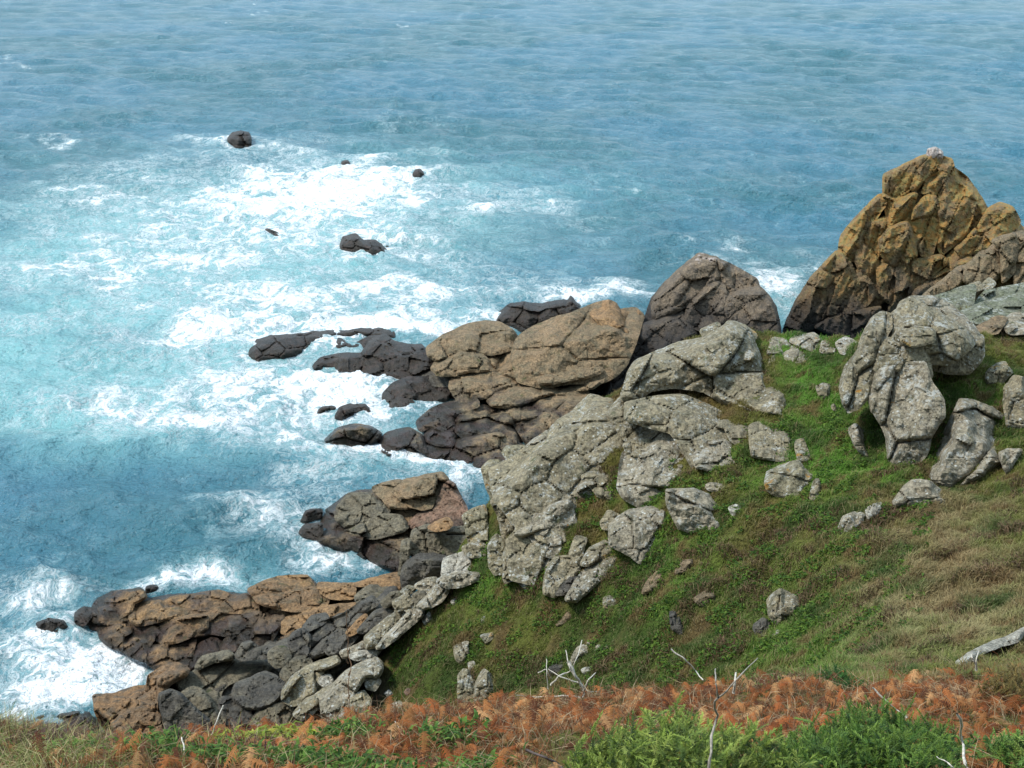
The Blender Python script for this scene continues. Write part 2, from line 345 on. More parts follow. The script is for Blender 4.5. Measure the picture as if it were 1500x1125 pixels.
# ------------------------------------------------------------------ sea
FOAM = [ # u, v, ru, rv, strength
 (500,265,120,26,1.25),(440,290,150,26,.75),(560,262,60,18,.9),(350,212,70,9,.75),(130,283,70,14,.7),(250,330,170,26,.55),(480,300,130,25,.6),(330,370,140,22,.5),(160,360,90,18,.4),
 (70,400,90,16,.6),(250,390,120,14,.5),(590,370,70,25,.55),(470,350,40,22,.4),(560,345,50,16,.6),(700,290,60,14,.5),(800,300,50,14,.45),(400,470,170,26,.95),(560,478,110,16,1.1),(620,490,60,10,1.3),(680,460,60,22,.5),
 (480,440,170,20,.55),(280,490,110,20,.6),(330,540,110,28,.55),(470,560,110,28,1.15),(560,575,55,26,1.2),(400,590,120,25,.75),(200,600,100,20,.6),(330,620,120,18,.6),(420,640,80,18,.7),(580,640,50,30,.7),(560,660,60,20,.55),(640,672,70,10,.7),
 (690,700,60,14,.7),(450,690,60,12,.35),(400,760,70,30,.7),(350,745,50,14,.6),(500,815,60,12,.6),(580,828,30,8,.7),(300,852,70,14,1.2),(240,862,40,10,1.0),(80,860,80,16,.8),(40,890,60,20,.8),(130,900,40,12,.7),(60,950,70,30,.65),
 (150,985,75,25,1.1),(100,1010,80,22,.9),(40,1010,60,25,.7),(170,950,40,14,.9),(40,1045,80,14,.7),(760,425,120,10,.6),(880,425,90,12,.7),(940,430,60,12,.6),(1020,385,40,8,.5),(1080,355,30,8,.45),
 (1140,415,50,22,.75),(1160,445,25,22,.7),(1150,390,50,12,.45),(600,180,40,8,.15),(730,400,60,16,.25),(90,205,30,6,.45),(760,470,30,10,.6),(720,465,25,12,.9),(830,440,40,8,.7),(500,600,70,14,.6),(480,420,100,14,.4),(200,430,140,16,.35),(20,480,60,20,.3),(150,580,60,16,.4),
 (420,330,260,90,.42),(300,560,280,70,.38),(120,960,120,70,.35),(520,700,120,50,.3),(120,400,160,50,.25),(480,820,70,26,.3),(640,430,50,16,.4),(180,250,80,14,.25),(300,240,80,12,.3),(420,225,60,9,.35),(50,620,60,20,.2),(620,430,60,24,.4),(85,208,16,3,.9),(600,47,10,2,.7),(360,16,12,2,.6),(1160,250,16,4,.3),(910,277,12,2.5,.8),(1085,355,18,4,.8),(1060,360,20,4,.6),(1165,403,30,8,.5),(860,330,30,8,.2),(30,95,14,3,.6),(110,470,90,20,.2),(260,290,110,16,.35),(330,430,120,16,.35)]
TURQ = [(380,330,330,90,.9),(250,420,320,90,.75),(80,440,180,90,.7),(60,560,170,80,.8),(350,540,260,90,.7),(200,620,220,50,.4),(550,680,140,40,.35),(480,640,120,40,.4),(60,600,100,30,.5),(1140,440,70,50,.5),(800,270,200,40,.25),(120,960,140,60,.4),(640,470,90,30,.6),(330,850,100,20,.4),(550,300,150,60,.4)]
def build_sea():
    du = 3.4; us = np.arange(-420, 1921, du); rows = []
    vs = np.concatenate([np.array([-245, -243, -240, -232, -215, -190, -160, -125, -90, -60.]), np.arange(-40, 330, 1.25), np.arange(330, 1190, 2.4), np.arange(1190, 1800, 40)])
    U, Vv = np.meshgrid(us, vs); Y = ysea(U, Vv); P = at(U, Vv, Y); X = P[..., 0]; Yw = P[..., 1]
    rs = np.random.RandomState(4); Z = np.zeros_like(X); DX = 0; DY = 0
    gust = .75 + .6 * fbm(X / 45, Yw / 45, 6, 3)
    wx = X + 5 * fbm(X / 30, Yw / 30, 31, 2); wy = Yw + 5 * fbm(X / 30, Yw / 30, 37, 2)
    foot = np.abs(np.gradient(Yw, axis=0)) * 2.2
    for i in range(90):
        L = 1.3 * (11 / 1.3) ** rs.rand(); th = rs.normal(R(205), R(50)); k = 6.2832 / L
        A = .019 * L ** .6 * rs.uniform(.5, 1.2)
        ph = k * (wx * math.sin(th) + wy * math.cos(th)) + rs.rand() * 6.28
        fade = np.clip((L - foot) / L, 0, 1)
        g = A * fade * gust * (.45 + .9 * np.clip(.5 + fbm(X / (5 * L) + i, Yw / (5 * L), 50 + i, 2) * 1.4, 0, 1.3))
        Z += g * np.cos(ph); DX = DX - g * .8 * math.sin(th) * np.sin(ph); DY = DY - g * .8 * math.cos(th) * np.sin(ph)
    calm = 1.0
    # churned water over the foam
    u1 = U + 38 * fbm(X / 7, Yw / 7, 21, 4) * 2; v1 = Vv + 17 * fbm(X / 7, Yw / 7, 27, 4) * 2
    fo = np.zeros_like(X)
    for a, b, ra, rb, s in FOAM: fo = np.maximum(fo, 0) + s * np.exp(-((u1 - a) / ra) ** 2 - ((v1 - b) / rb) ** 2)
    for wl, _, xa, xb in WLS:
        L_ = 0
        for i in range(len(wl) - 1):
            a, b = wl[i], wl[i + 1]; m_ = max(1, int(np.hypot(*(b - a)) / 9))
            for j in range(m_):
                p = a + (b - a) * j / m_
                if p[0] > 720 or p[0] > xb: continue
                w = (np.abs(U - p[0]) < 40) & (np.abs(Vv - p[1]) < 22)
                fo[w] += .30 * np.exp(-((u1[w] - p[0]) / 11) ** 2 - ((v1[w] - p[1] - 1) / 5.5) ** 2)
    fo = 1.22 * (1 - np.exp(-fo / .85))
    tq = np.zeros_like(X)
    for a, b, ra, rb, s in TURQ: tq += s * np.exp(-((u1 - a) / ra) ** 2 - ((v1 - b) / rb) ** 2)
    Z += np.clip(fo, 0, 1.1) * (.5 * fbm(X / 1.8, Yw / 1.8, 44, 5, .6) + .18)
    near = (Vv > -30) 
    P[..., 0] = X + DX * near; P[..., 1] = Yw + DY * near; P[..., 2] = Z * np.clip((Vv + 60) / 60, 0, 1)
    n = NT('sea_water')
    f = n.attr('foam').outputs['Fac']; t = n.attr('turq').outputs['Fac']
    warp = n.noise(.35, 3, .6); wv = n.n('ShaderNodeCombineXYZ'); n.l(warp, wv.inputs[0]); n.l(n.noise(.35, 3, .6, off=9), wv.inputs[1])
    ad = n.n('ShaderNodeVectorMath', operation='MULTIPLY_ADD'); n.l(wv.outputs[0], ad.inputs[0]); ad.inputs[1].default_value = (3.5, 3.5, 0); n.l(n.scl(n.pos, (1, .8, 0)), ad.inputs[2])
    pv = ad.outputs[0]
    lace = n.math('SUBTRACT', 1.0, n.math('MULTIPLY', n.math('ABSOLUTE', n.math('SUBTRACT', n.noise(.5, 8, .7, .15, vec=pv), .5)), 5.0))
    lace2 = n.math('SUBTRACT', 1.0, n.math('MULTIPLY', n.math('ABSOLUTE', n.math('SUBTRACT', n.noise(1.7, 7, .72, .1, vec=pv, off=4), .5)), 4.5))
    cl = n.noise(.22, 8, .70, .15, vec=pv, off=14)
    pat = n.math('ADD', n.math('ADD', n.math('MULTIPLY', lace, .32), n.math('MULTIPLY', lace2, .22)), n.math('MULTIPLY', cl, .75))
    # thin = 0 .. dense = 1
    thr = n.math('SUBTRACT', 1.115, n.math('MULTIPLY', f, .46))
    foam = n.mapr(n.math('SUBTRACT', pat, thr), -.04, .15)
    foam = n.math('MULTIPLY', foam, n.mapr(f, .04, .22))
    lacy = n.math('MULTIPLY', n.math('MULTIPLY', n.mapr(n.math('MAXIMUM', lace, lace2), .86, .985), n.mapr(f, .05, .45)), .5)
    lacy = n.math('MULTIPLY', lacy, n.mapr(cl, .38, .56, .15, 1))
    foam = n.math('MAXIMUM', foam, lacy)
    veil = n.math('MULTIPLY', n.mapr(n.math('SUBTRACT', pat, thr), -.28, .06), .5)
    # scattered whitecaps
    deep = n.mix(n.mapr(n.noise(.03, 4, .6), .38, .62), (.045, .145, .175), (.05, .165, .225))
    tt = n.math('MULTIPLY', t, n.mapr(n.noise(.09, 4, .6, .4, vec=pv, off=2), .25, .62, .45, 1.1), clamp=True)
    body = n.mix(tt, deep, (.20, .43, .44))
    body = n.mix(veil, body, (.44, .62, .63))
    col = n.mix(foam, body, (.84, .86, .86))
    n.l(col, n.b.inputs['Base Color'])
    n.l(n.mapr(foam, 0, 1, .13, .9), n.b.inputs['Roughness']); n.b.inputs['IOR'].default_value = 1.33
    r1 = n.noise(1.3, 5, .6, 0, vec=n.scl(n.pos, (1, 1.2, 1))); r2 = n.noise(4.2, 4, .6, 0, vec=n.scl(n.pos, (1.0, 1.3, 1)), off=7)
    r0 = n.noise(.42, 6, .6, 0, vec=n.scl(n.pos, (1, 1.05, 1)), off=3); bb = n.bump(r0, 1.0, 1.1); bb = n.bump(r1, .9, .55, bb); bb = n.bump(r2, .8, .16, bb); bb = n.bump(foam, .6, .16, bb)
    n.l(bb, n.b.inputs['Normal'])
    o = mesh('sea', P.reshape(-1, 3), gridfaces(len(vs), len(us)), n.m, base=(0, 0, 0), attrs={'foam': np.clip(fo, 0, 1.6).ravel(), 'turq': np.clip(tq, 0, 1.2).ravel()})
    kind(o, 'structure')
# ------------------------------------------------------------------ rock builder
WLS = []
CR = dict(c1=(0,150,2.0), c2=(300,400,3.309), c3=(550,380,3.309), c4=(0,780,2.5), c5=(850,200,2.2954), c6=(680,460,2.558), c7=(1050,460,2.813), c8=(550,780,2.727),
          d1=(1000,780,3.0), d2=(400,660,3.75), d3=(100,820,3.75), d4=(400,840,4.286), o=(0,0,1.0))
SEED = [100]
def T2(c, P):
    a, b, k = CR[c]; P = np.array(P, float) / k; return P + np.array([a, b])
def rock(name, c=None, P=None, *a, **k):
    r = k.pop('dflt', {})
    for kk, vv in r.items(): k.setdefault(kk, vv)
    return rock_(name, c, P, *a, **k)
def rock_(name, c, P, mat, Y=None, lean=None, gx=0.0, out=.0, th=None, back=None, wl=None, cell=None, amp=1.0, rot=0.0, asp=1.6, pillow=.5, crack=1.0,
         step=None, rough=1.0, rw=None, grow=None, on=None, frac=None, brow=.16, parent=None, seed=None, topb=.5):
    """closed rock body: traced outline, front relief of jointed facets, rounded sides and a real back"""
    SEED[0] += 1; sd = seed if seed is not None else SEED[0]
    rnd = random.Random(sd); rs = np.random.RandomState(sd)
    P = T2(c, P); vmax = P[:, 1].max(); vmin = P[:, 1].min(); uc = (P[:, 0].min() + P[:, 0].max()) / 2; vc = (vmax + vmin) / 2
    if wl is not None:
        wl = T2(c, wl); wl = wl[wl[:, 0].argsort()]
        P = P.copy()
        WLS.append((wl, P[:, 1].copy(), P[:, 0].min(), P[:, 0].max()))
        vw0 = np.interp(P[:, 0], wl[:, 0], wl[:, 1]); lo = P[:, 1] > vw0 - 4
        P[lo, 1] = np.maximum(P[lo, 1], vw0[lo]) + 10
        vmax = P[:, 1].max()
    if grow is None: grow = 2.2 if (parent is not None and name != 'rock_face') else 0
    Q = contour(P, rough, rnd, grow)
    w_ = Q[:, 0].max() - Q[:, 0].min(); h_ = Q[:, 1].max() - Q[:, 1].min(); size = math.sqrt(w_ * h_)
    if step is None: step = 2.0 if size > 24 else 1.3
    if size > 260: step = 2.6
    x0, y0 = Q.min(0) - step; nx = int((w_ + 2 * step) / step) + 2; ny = int((h_ + 2 * step) / step) + 2
    U, V = np.meshgrid(x0 + step * np.arange(nx), y0 + step * np.arange(ny))
    ins = inpoly(U, V, Q)
    cellin = ins[:-1, :-1] & ins[1:, :-1] & ins[:-1, 1:] & ins[1:, 1:]
    if cellin.sum() < 4: return None
    used = np.zeros_like(ins); 
    for a in (slice(0, -1), slice(1, None)):
        for b in (slice(0, -1), slice(1, None)): used[a, b] |= cellin
    cnt = np.zeros(ins.shape, int)
    for a in (slice(0, -1), slice(1, None)):
        for b in (slice(0, -1), slice(1, None)): cnt[a, b] += cellin
    border = used & (cnt < 4)
    idx = -np.ones(ins.shape, int); idx[used] = np.arange(used.sum())
    q = np.stack([U[used], V[used]], -1); bo = border[used]
    d, npnt = nearest(q, Q)
    q[bo] = npnt[bo]; d[bo] = 0
    u, v = q[:, 0], q[:, 1]
    if Y is None: Y = float(yvis(np.array([uc]), np.array([min(vmax, vc + .35 * h_)]))[0])
    if on is not None: wl = T2(*on); wl = wl[wl[:, 0].argsort()]
    if wl is not None:
        vw = np.interp(u, wl[:, 0], wl[:, 1]); Yw = ysea(u, vw); dv = np.maximum(vw - v, 0)
        if frac is None: frac = .5
        Yf = Yw + frac * (ysea(u, np.minimum(v, vw)) - Yw) * (1 - np.exp(-dv / 14.))
        Yc = float(Yw.mean())
    else:
        if lean is None:
            gg = float(yvis(np.array([uc]), np.array([vc - 20]))[0] - yvis(np.array([uc]), np.array([vc + 20]))[0]) / 40
            lean = max(.004, gg * .75)
        Yf = Y + lean * (vmax - v) + gx * (u - uc); Yc = Y
    Yf = Yf - out
    mpp = Yc / F * 1.08
    size_m = size * mpp
    if th is None: th = (.10 if parent is not None else .17) * min(w_, h_) * mpp
    if back is None: back = max(1.2 * min(w_, h_) * mpp, 1.0)
    if rw is None: rw = max(2.5, (.075 if parent is not None else .11) * min(w_, h_))
    rwv = rw * np.clip(1 + 1.6 * fbm(u / 30 + sd, v / 30, sd, 3), .45, 2); t = np.clip(d / rwv, 0, 1); dm = max(d.max(), 1)
    prof = .7 * (1 - (1 - t) ** 1.25) + .3 * (1 - (1 - d / dm) ** 2)
    s_, t_ = u * mpp, -v * mpp
    cell = cell or size_m * .42
    def planes(cs, am, sdd):                 # convex facets that meet in sharp ridges
        wsx = s_ + cs * .10 * fbm(s_ / cs, t_ / cs, sdd, 3); wty = t_ + cs * .10 * fbm(s_ / cs + 9, t_ / cs, sdd + 5, 3)
        ca, sa = math.cos(rot), math.sin(rot); ka, kb = cs * asp ** .5, cs / asp ** .5
        A = (wsx * ca + wty * sa) / ka; B = (-wsx * sa + wty * ca) / kb; ia, ib = np.floor(A), np.floor(B); r = np.full(len(A), -1e9)
        for i in (-1, 0, 1):
            for j in (-1, 0, 1):
                h = hash2(ia + i, ib + j, sdd); fx = (h & 1023) / 1023.; fy = ((h >> 10) & 1023) / 1023.
                da = A - ia - i - .5 - (fx - .5) * .8; db = B - ib - j - .5 - (fy - .5) * .8
                g2 = (hash2(h, h >> 3, 12) & 4095) / 4095. - .5; g3 = (hash2(h, h >> 3, 13) & 4095) / 4095. - .5; g1 = (hash2(h, h >> 3, 14) & 4095) / 4095. - .5
                sx = g2 * 2.0; sy = g3 * 2.0 + .25
                X_ = da * ka * ca - db * kb * sa; Z_ = da * ka * sa + db * kb * ca
                r = np.maximum(r, g1 * .5 * cs + sx * X_ + sy * Z_ - .9 * (da * da + db * db) * cs)
        return am * (r - .25 * cs)
    def facets(cs, am, ck, sdd):
        wsx = s_ + cs * .12 * fbm(s_ / cs / 1.2, t_ / cs / 1.2, sdd, 3); wty = t_ + cs * .12 * fbm(s_ / cs / 1.2 + 9, t_ / cs / 1.2, sdd + 5, 3)
        ca, sa = math.cos(rot), math.sin(rot); ka, kb = cs * asp ** .5, cs / asp ** .5
        A = (wsx * ca + wty * sa) / ka; B = (-wsx * sa + wty * ca) / kb
        ia, ib = np.floor(A), np.floor(B)
        F1 = np.full(len(A), 9.); F2 = np.full(len(A), 9.); H = np.zeros(len(A), np.int64); DA = np.zeros(len(A)); DB = np.zeros(len(A))
        for i in (-1, 0, 1):
            for j in (-1, 0, 1):
                h = hash2(ia + i, ib + j, sdd); fx = (h & 1023) / 1023.; fy = ((h >> 10) & 1023) / 1023.
                da = A - ia - i - .5 - (fx - .5) * .85; db = B - ib - j - .5 - (fy - .5) * .85; dd = np.hypot(da, db)
                nw = dd < F1; F2 = np.where(nw, F1, np.minimum(F2, dd)); F1 = np.where(nw, dd, F1); H = np.where(nw, h, H); DA = np.where(nw, da, DA); DB = np.where(nw, db, DB)
        E = F2 - F1
        g1 = (hash2(H, H >> 3, 11) & 4095) / 4095.; g2 = (hash2(H, H >> 3, 12) & 4095) / 4095.; g3 = (hash2(H, H >> 3, 13) & 4095) / 4095.
        off = (g1 - .5) * .75 * cs; sx = (g2 - .5) * 1.5; sy = np.where(g3 < .5, g3 * .8 - .15, g3 * 1.0) * topb * 2 - .25
        da = DA * ka; db = DB * kb
        r = am * (off + sx * (da * ca - db * sa) + sy * (da * sa + db * ca))
        r += pillow * cs * .12 * (1 - np.clip(E * 3, 0, 1)) ** 2
        r += ck * .13 * cs ** .6 * np.exp(-(E / .035) ** 2)
        return r
    rel = facets(cell, .5 * amp, crack, sd * 7 + 1); q_ = cell
    for i_, (am_, ck_) in enumerate(((.42, .8), (.38, .6), (.36, .4), (.34, .25))):
        q_ = q_ * .46
        if q_ / mpp < 5 * step / 2: break
        if i_ % 2 == 0: rel = rel + planes(q_ * 1.5, am_ * (amp * .8 + .2) * 1.1, sd * 7 + 2 + i_)
        else: rel = rel + facets(q_, am_ * (amp * .8 + .2), ck_, sd * 7 + 2 + i_) * .85
    rel = rel + .07 * cell ** .5 * fbm(s_ / .9, t_ / .9, sd, 5, .62) * 2
    # top face: the upper band of the outline leans back and catches the sky
    cu = np.round((u - u.min()) / step).astype(int); vt = np.full(cu.max() + 3, 1e9); np.minimum.at(vt, cu, v); vt = np.minimum(vt, np.minimum(np.roll(vt, 1), np.roll(vt, -1)))
    kk = (v - vt[cu]) / h_; bw = brow * (1 + 1.4 * fbm(u / (.5 * w_) + sd, v / (.8 * h_), sd + 3, 3))
    Yf = Yf + np.maximum(bw - kk, 0) * h_ * mpp * 1.5
    inner = np.clip(d / (rw * .6), 0, 1)
    Yfr = Yf + th * (1 - prof) + rel * (.25 + .75 * inner)
    Yb = Yf + th + .25 * size_m + back * prof
    Yb = np.maximum(Yb, Yfr + .15)
    Vf = at(u, v, Yfr); Vb = at(u, v, Yb)
    n = len(u); 
    r0, c0 = np.nonzero(cellin)
    a = idx[r0, c0]; b = idx[r0, c0 + 1]; e = idx[r0 + 1, c0 + 1]; f = idx[r0 + 1, c0]
    Ff = np.stack([a, f, e, b], -1); Fb = np.stack([a, b, e, f], -1) + n
    # side walls along border edges
    ed = {}
    for (p, q2) in ((a, f), (f, e), (e, b), (b, a)):
        for i, j in zip(p.tolist(), q2.tolist()):
            if (j, i) in ed: del ed[(j, i)]
            else: ed[(i, j)] = 1
    E = np.array(list(ed.keys()))
    side = np.stack([E[:, 1], E[:, 0], E[:, 0] + n, E[:, 1] + n], -1)
    o = mesh(name, np.concatenate([Vf, Vb]), np.concatenate([Ff, Fb, side]), M[mat] if isinstance(mat, str) else mat, parent=parent, smooth=False)
    return o
def outcrop(name, base, label, cat='rock', group=None):
    b = at(*base); return thing(name, b, label, cat, group)
# ---- sea stack (ochre pinnacle)
ST = outcrop('sea_stack', (1290, 488, 112), 'tall ochre pinnacle of jointed rock rising from the sea at far right, white tip', 'sea stack')
k = dict(c='c5', mat='stack', parent=ST)
rock('rock_face', P=[(683,655),(700,610),(735,540),(775,480),(815,435),(865,385),(880,330),(915,290),(950,250),(1000,200),(1020,190),(1022,130),(1070,105),(1110,85),(1165,65),(1215,62),(1245,75),(1255,105),(1290,130),(1330,180),(1355,215),(1368,245),(1410,225),(1455,240),(1478,290),(1510,330),(1510,560),(1370,600),(1060,640),(940,690),(880,680),(780,665),(700,665)],
     Y=109.5, lean=.022, th=1.5, back=7, cell=3.6, rot=1.15, asp=3.0, out=-.6, pillow=.1, amp=1.2, rw=12, **k)
def sblk(nm, P, out=.8, Y0=109.5, ln=.022, **kw):
    Q = T2('c5', P); vm = Q[:, 1].max(); kk = dict(k); kk.update(kw)
    kk.setdefault('rot', 1.15); kk.setdefault('asp', 2.6); kk.setdefault('pillow', .12); kk.setdefault('amp', .9); kk.setdefault('th', .35); kk.setdefault('brow', .1)
    rock(nm, P=P, Y=Y0 + ln * (486 - vm), lean=ln * .7, out=out, **kk)
for P, o_, kw in (
 ([(1165,62),(1245,75),(1255,105),(1290,130),(1330,180),(1368,245),(1335,290),(1300,330),(1250,370),(1215,395),(1200,360),(1205,300),(1200,220),(1180,180),(1150,190),(1170,140),(1215,115)], .6, dict(cell=3.4)),
 ([(1022,130),(1070,105),(1110,85),(1165,62),(1215,70),(1200,110),(1160,150),(1100,200),(1060,210),(1020,190)], .3, dict(cell=1.8)),
 ([(1020,190),(1060,205),(1130,190),(1110,260),(1060,290),(1035,320),(1000,370),(985,400),(985,340),(1030,280),(1025,220)], .5, {}),
 ([(1125,240),(1180,180),(1205,230),(1205,300),(1185,390),(1150,400),(1125,360),(1115,300)], 1.3, dict(cell=2.5)),
 ([(1005,345),(1040,310),(1100,285),(1125,360),(1130,400),(1100,420),(1050,435),(1015,400)], 1.9, dict(cell=2.5)),
 ([(880,330),(950,250),(1000,200),(1020,195),(1025,225),(985,290),(950,340),(940,420),(900,410),(870,390)], .5, {}),
 ([(950,340),(985,290),(1030,270),(1000,370),(1000,430),(960,480),(925,420)], 1.0, {}),
 ([(1000,430),(1050,435),(1060,500),(1040,560),(1005,530)], 1.2, {}),
 ([(683,655),(700,610),(735,540),(775,480),(815,435),(860,450),(860,520),(830,600),(790,640),(740,660)], 1.0, dict(cell=1.8)),
 ([(815,435),(865,385),(900,410),(925,470),(900,560),(860,600),(830,600),(858,500)], 1.1, {}),
 ([(790,640),(860,600),(940,585),(1010,575),(980,620),(940,690),(880,680)], 2.2, dict(cell=1.6)),
 ([(1368,245),(1410,225),(1455,240),(1478,290),(1420,340),(1370,380),(1300,400),(1240,440),(1230,410),(1290,350),(1340,300)], .9, dict(rot=.7)),
 ([(1240,440),(1300,400),(1330,420),(1240,480),(1150,530),(1110,550),(1120,520),(1180,480)], 1.8, dict(rot=.6)),
 ([(1060,440),(1100,420),(1150,410),(1210,400),(1235,420),(1170,480),(1110,530),(1070,550),(1050,500)], 1.0, {}),
 ([(905,480),(960,470),(1000,520),(1000,590),(930,600),(880,590)], 1.0, {})):
    sblk('rock_block', P, o_ * .5, **kw)
sblk('summit_knob', [(1165,66),(1170,45),(1195,38),(1215,52),(1217,68),(1190,76)], .6, mat='stackcap')
# jointed rocks behind the slabs at the right edge
SR = outcrop('rock_outcrop', (1450, 430, 92), 'brown squared rocks split by upright cracks, at right edge below the ochre pinnacle', 'rock')
k2 = dict(c='c5', mat='tan', parent=SR)
rock('rock_face', P=[(1520,320),(1440,330),(1400,350),(1340,400),(1290,430),(1262,440),(1230,470),(1150,530),(1160,600),(1260,600),(1370,590),(1520,560)], Y=91, lean=.03, back=6, cell=2.2, rot=1.3, **k2)
for P in ([(1385,350),(1440,330),(1490,320),(1500,345),(1470,380),(1460,420),(1420,460),(1415,380)], [(1300,430),(1345,390),(1385,380),(1415,400),(1415,460),(1380,500),(1320,510),(1290,480)], [(1420,370),(1455,365),(1460,450),(1420,490)], [(1460,380),(1520,340),(1520,500),(1462,500)], [(1150,535),(1200,500),(1262,450),(1290,480),(1260,510),(1190,545)]):
    rock('rock_block', P=P, Y=91, lean=.03, out=1.2, rot=1.3, asp=1.5, **k2)
# ---- dark stack
SD = outcrop('sea_stack', (1010, 500, 104), 'rounded dark sea stack with pale crown, behind the lichened ridge', 'sea stack')
k3 = dict(c='c5', mat='stack2', parent=SD)
rock('rock_face', P=[(60,900),(110,790),(160,730),(200,640),(240,540),(280,490),(330,450),(370,430),(380,410),(400,395),(430,400),(480,425),(530,445),(590,480),(620,530),(655,570),(668,620),(672,680),(600,760),(500,800),(200,900)],
     Y=94.5, lean=.05, th=2, back=6, cell=2.6, rot=.5, out=-1.0, pillow=.4, rw=45, **k3)
for P, o_ in (([(280,500),(330,450),(380,410),(400,395),(460,410),(470,470),(430,500),(370,560),(300,600),(250,620),(240,560)], .2), ([(460,410),(530,445),(590,480),(600,510),(520,530),(480,490),(470,460)], .1),
    ([(500,530),(600,505),(655,570),(672,665),(560,680),(500,640),(480,570)], 1.0), ([(370,560),(430,500),(480,490),(495,560),(500,620),(400,650),(350,620)], .9), ([(250,620),(340,600),(400,650),(400,690),(330,700),(200,760),(100,880),(75,880),(110,790),(200,640)], .6)):
    Q = T2('c5', P); rock('rock_block', P=P, Y=94.5 + .05 * (592 - Q[:, 1].max()), lean=.045, out=o_ - .8, cell=2.0, rot=.5, pillow=.25, amp=.8, **k3)
# ---- tan promontory
TP = outcrop('rock_outcrop', (700, 660, 86), 'broad tan promontory of smooth cracked rock running into the surf at centre', 'rock')
k4 = dict(c='c3', parent=TP)
def yt(P, c='c3'):   # front distance of the promontory at the block foot
    Q = T2(c, P); vm = Q[:, 1].max(); um = Q[:, 0].mean()
    return 84.0 + (690 - vm) * .085 + max(0, (um - 760)) * -.012
TAN = [
 ([(690,380),(760,330),(850,290),(950,262),(1040,225),(1130,200),(1165,215),(1185,245),(1260,240),(1300,275),(1260,400),(1220,500),(1170,560),(1110,590),(1050,600),(940,600),(800,620),(690,590),(660,480),(670,420)], 'tan', 0, dict(cell=5, pillow=.12, amp=.3, lean=.05, rw=30, brow=.3)),
 ([(1040,225),(1130,200),(1165,215),(1185,245),(1260,240),(1285,275),(1230,370),(1190,440),(1150,420),(1100,340),(1050,270)], 'orange', .3, dict(cell=2, lean=.05)),
 ([(780,560),(840,520),(940,500),(1050,480),(1100,540),(1050,565),(940,585),(800,608)], 'tan', .8, dict(pillow=.2, amp=.5)),
 ([(800,345),(950,268),(1000,300),(1030,380),(1070,440),(960,495),(830,508),(800,450)], 'tan', .4, dict(pillow=.1, amp=.25, cell=5, lean=.05)),
 ([(250,430),(330,370),(440,320),(530,300),(600,310),(660,340),(690,380),(670,430),(560,460),(460,440),(380,470),(300,490),(260,470)], 'tan', 0, dict(pillow=.2, amp=.6, lean=.07)),
 ([(560,460),(670,410),(700,380),(740,480),(790,520),(780,600),(680,580),(600,545),(560,510)], 'tan', 0, {}),
 ([(290,500),(380,460),(460,438),(510,460),(560,500),(560,535),(460,540),(380,560),(300,560),(270,530)], 'tan', 0, {}),
 ([(370,580),(430,550),(550,530),(650,560),(700,600),(620,620),(560,660),(480,680),(400,680),(360,620)], 'tan', 0, {}),
 ([(540,680),(600,630),(700,605),(800,610),(910,620),(1050,590),(1130,570),(1060,620),(940,640),(850,650),(760,680),(640,720),(570,710)], 'tan', .3, dict(pillow=.3)),
 ([(640,720),(760,685),(830,660),(900,640),(1030,630),(990,700),(920,790),(780,770),(680,780),(620,740)], 'tan', .3, dict(pillow=.3)),
 ([(340,700),(400,690),(490,680),(500,710),(380,760),(260,780),(200,790),(260,730)], 'tan', .2, {}),
 ([(375,760),(430,730),(520,710),(610,730),(670,780),(700,830),(730,870),(680,900),(640,890),(600,850),(500,860),(420,860),(380,820)], 'tan', 1.0, dict(cell=5, pillow=.1, amp=.3, lean=.07, brow=.5)),
 ([(200,790),(280,740),(340,740),(380,770),(380,820),(320,840),(270,810),(220,830)], 'tan', .4, {}),
 ([(660,780),(760,755),(850,740),(920,765),(860,820),(810,880),(740,910),(700,840)], 'tan', .4, dict(pillow=.3)),
 ([(230,870),(270,820),(330,810),(390,860),(370,900),(300,900)], 'tanpink', .7, dict(lean=.08)),
 ([(370,900),(430,870),(520,860),(605,840),(650,905),(700,930),(640,985),(520,975),(440,930)], 'tanpink', .7, dict(pillow=.2, lean=.08)),
]
rock('rock_face', P=[(60,600),(250,440),(440,330),(700,390),(950,280),(1260,260),(1250,400),(1150,600),(1000,750),(850,900),(650,960),(500,1000),(300,960),(60,900),(180,800),(240,700),(60,720)],
     Y=86, lean=.085, th=2, back=7, cell=2.5, mat='darkrock', out=-1.4, **k4)
for P, mt, o_, kw in TAN:
    kw = dict(kw); kw.setdefault('lean', .06); kw.setdefault('rot', .25); kw.setdefault('asp', 1.7); kw.setdefault('amp', .6); kw.setdefault('brow', .4)
    rock('rock_block', P=P, mat=mt, Y=yt(P), out=o_, **kw, **k4)
rock('wet_ledge', P=[(20,880),(60,840),(160,820),(220,850),(240,900),(340,900),(420,870),(500,860),(600,840),(660,880),(750,920),(700,1010),(640,1040),(560,1000),(500,1015),(400,990),(290,970),(190,950),(60,945),(30,920)],
     mat='tan', wl=[(20,915),(60,945),(190,950),(290,970),(400,990),(500,1015),(700,1050)], lean=.05, back=5, cell=2.2, **k4)
rock('wet_ledge', P=[(40,650),(90,600),(160,575),(250,570),(350,565),(380,600),(400,680),(300,700),(240,700),(190,720),(140,750),(80,740),(40,700)], mat='reef', wl=[(40,700),(80,740),(140,750),(190,720),(300,690),(400,690)], lean=.05, back=4, cell=1.5, **k4)
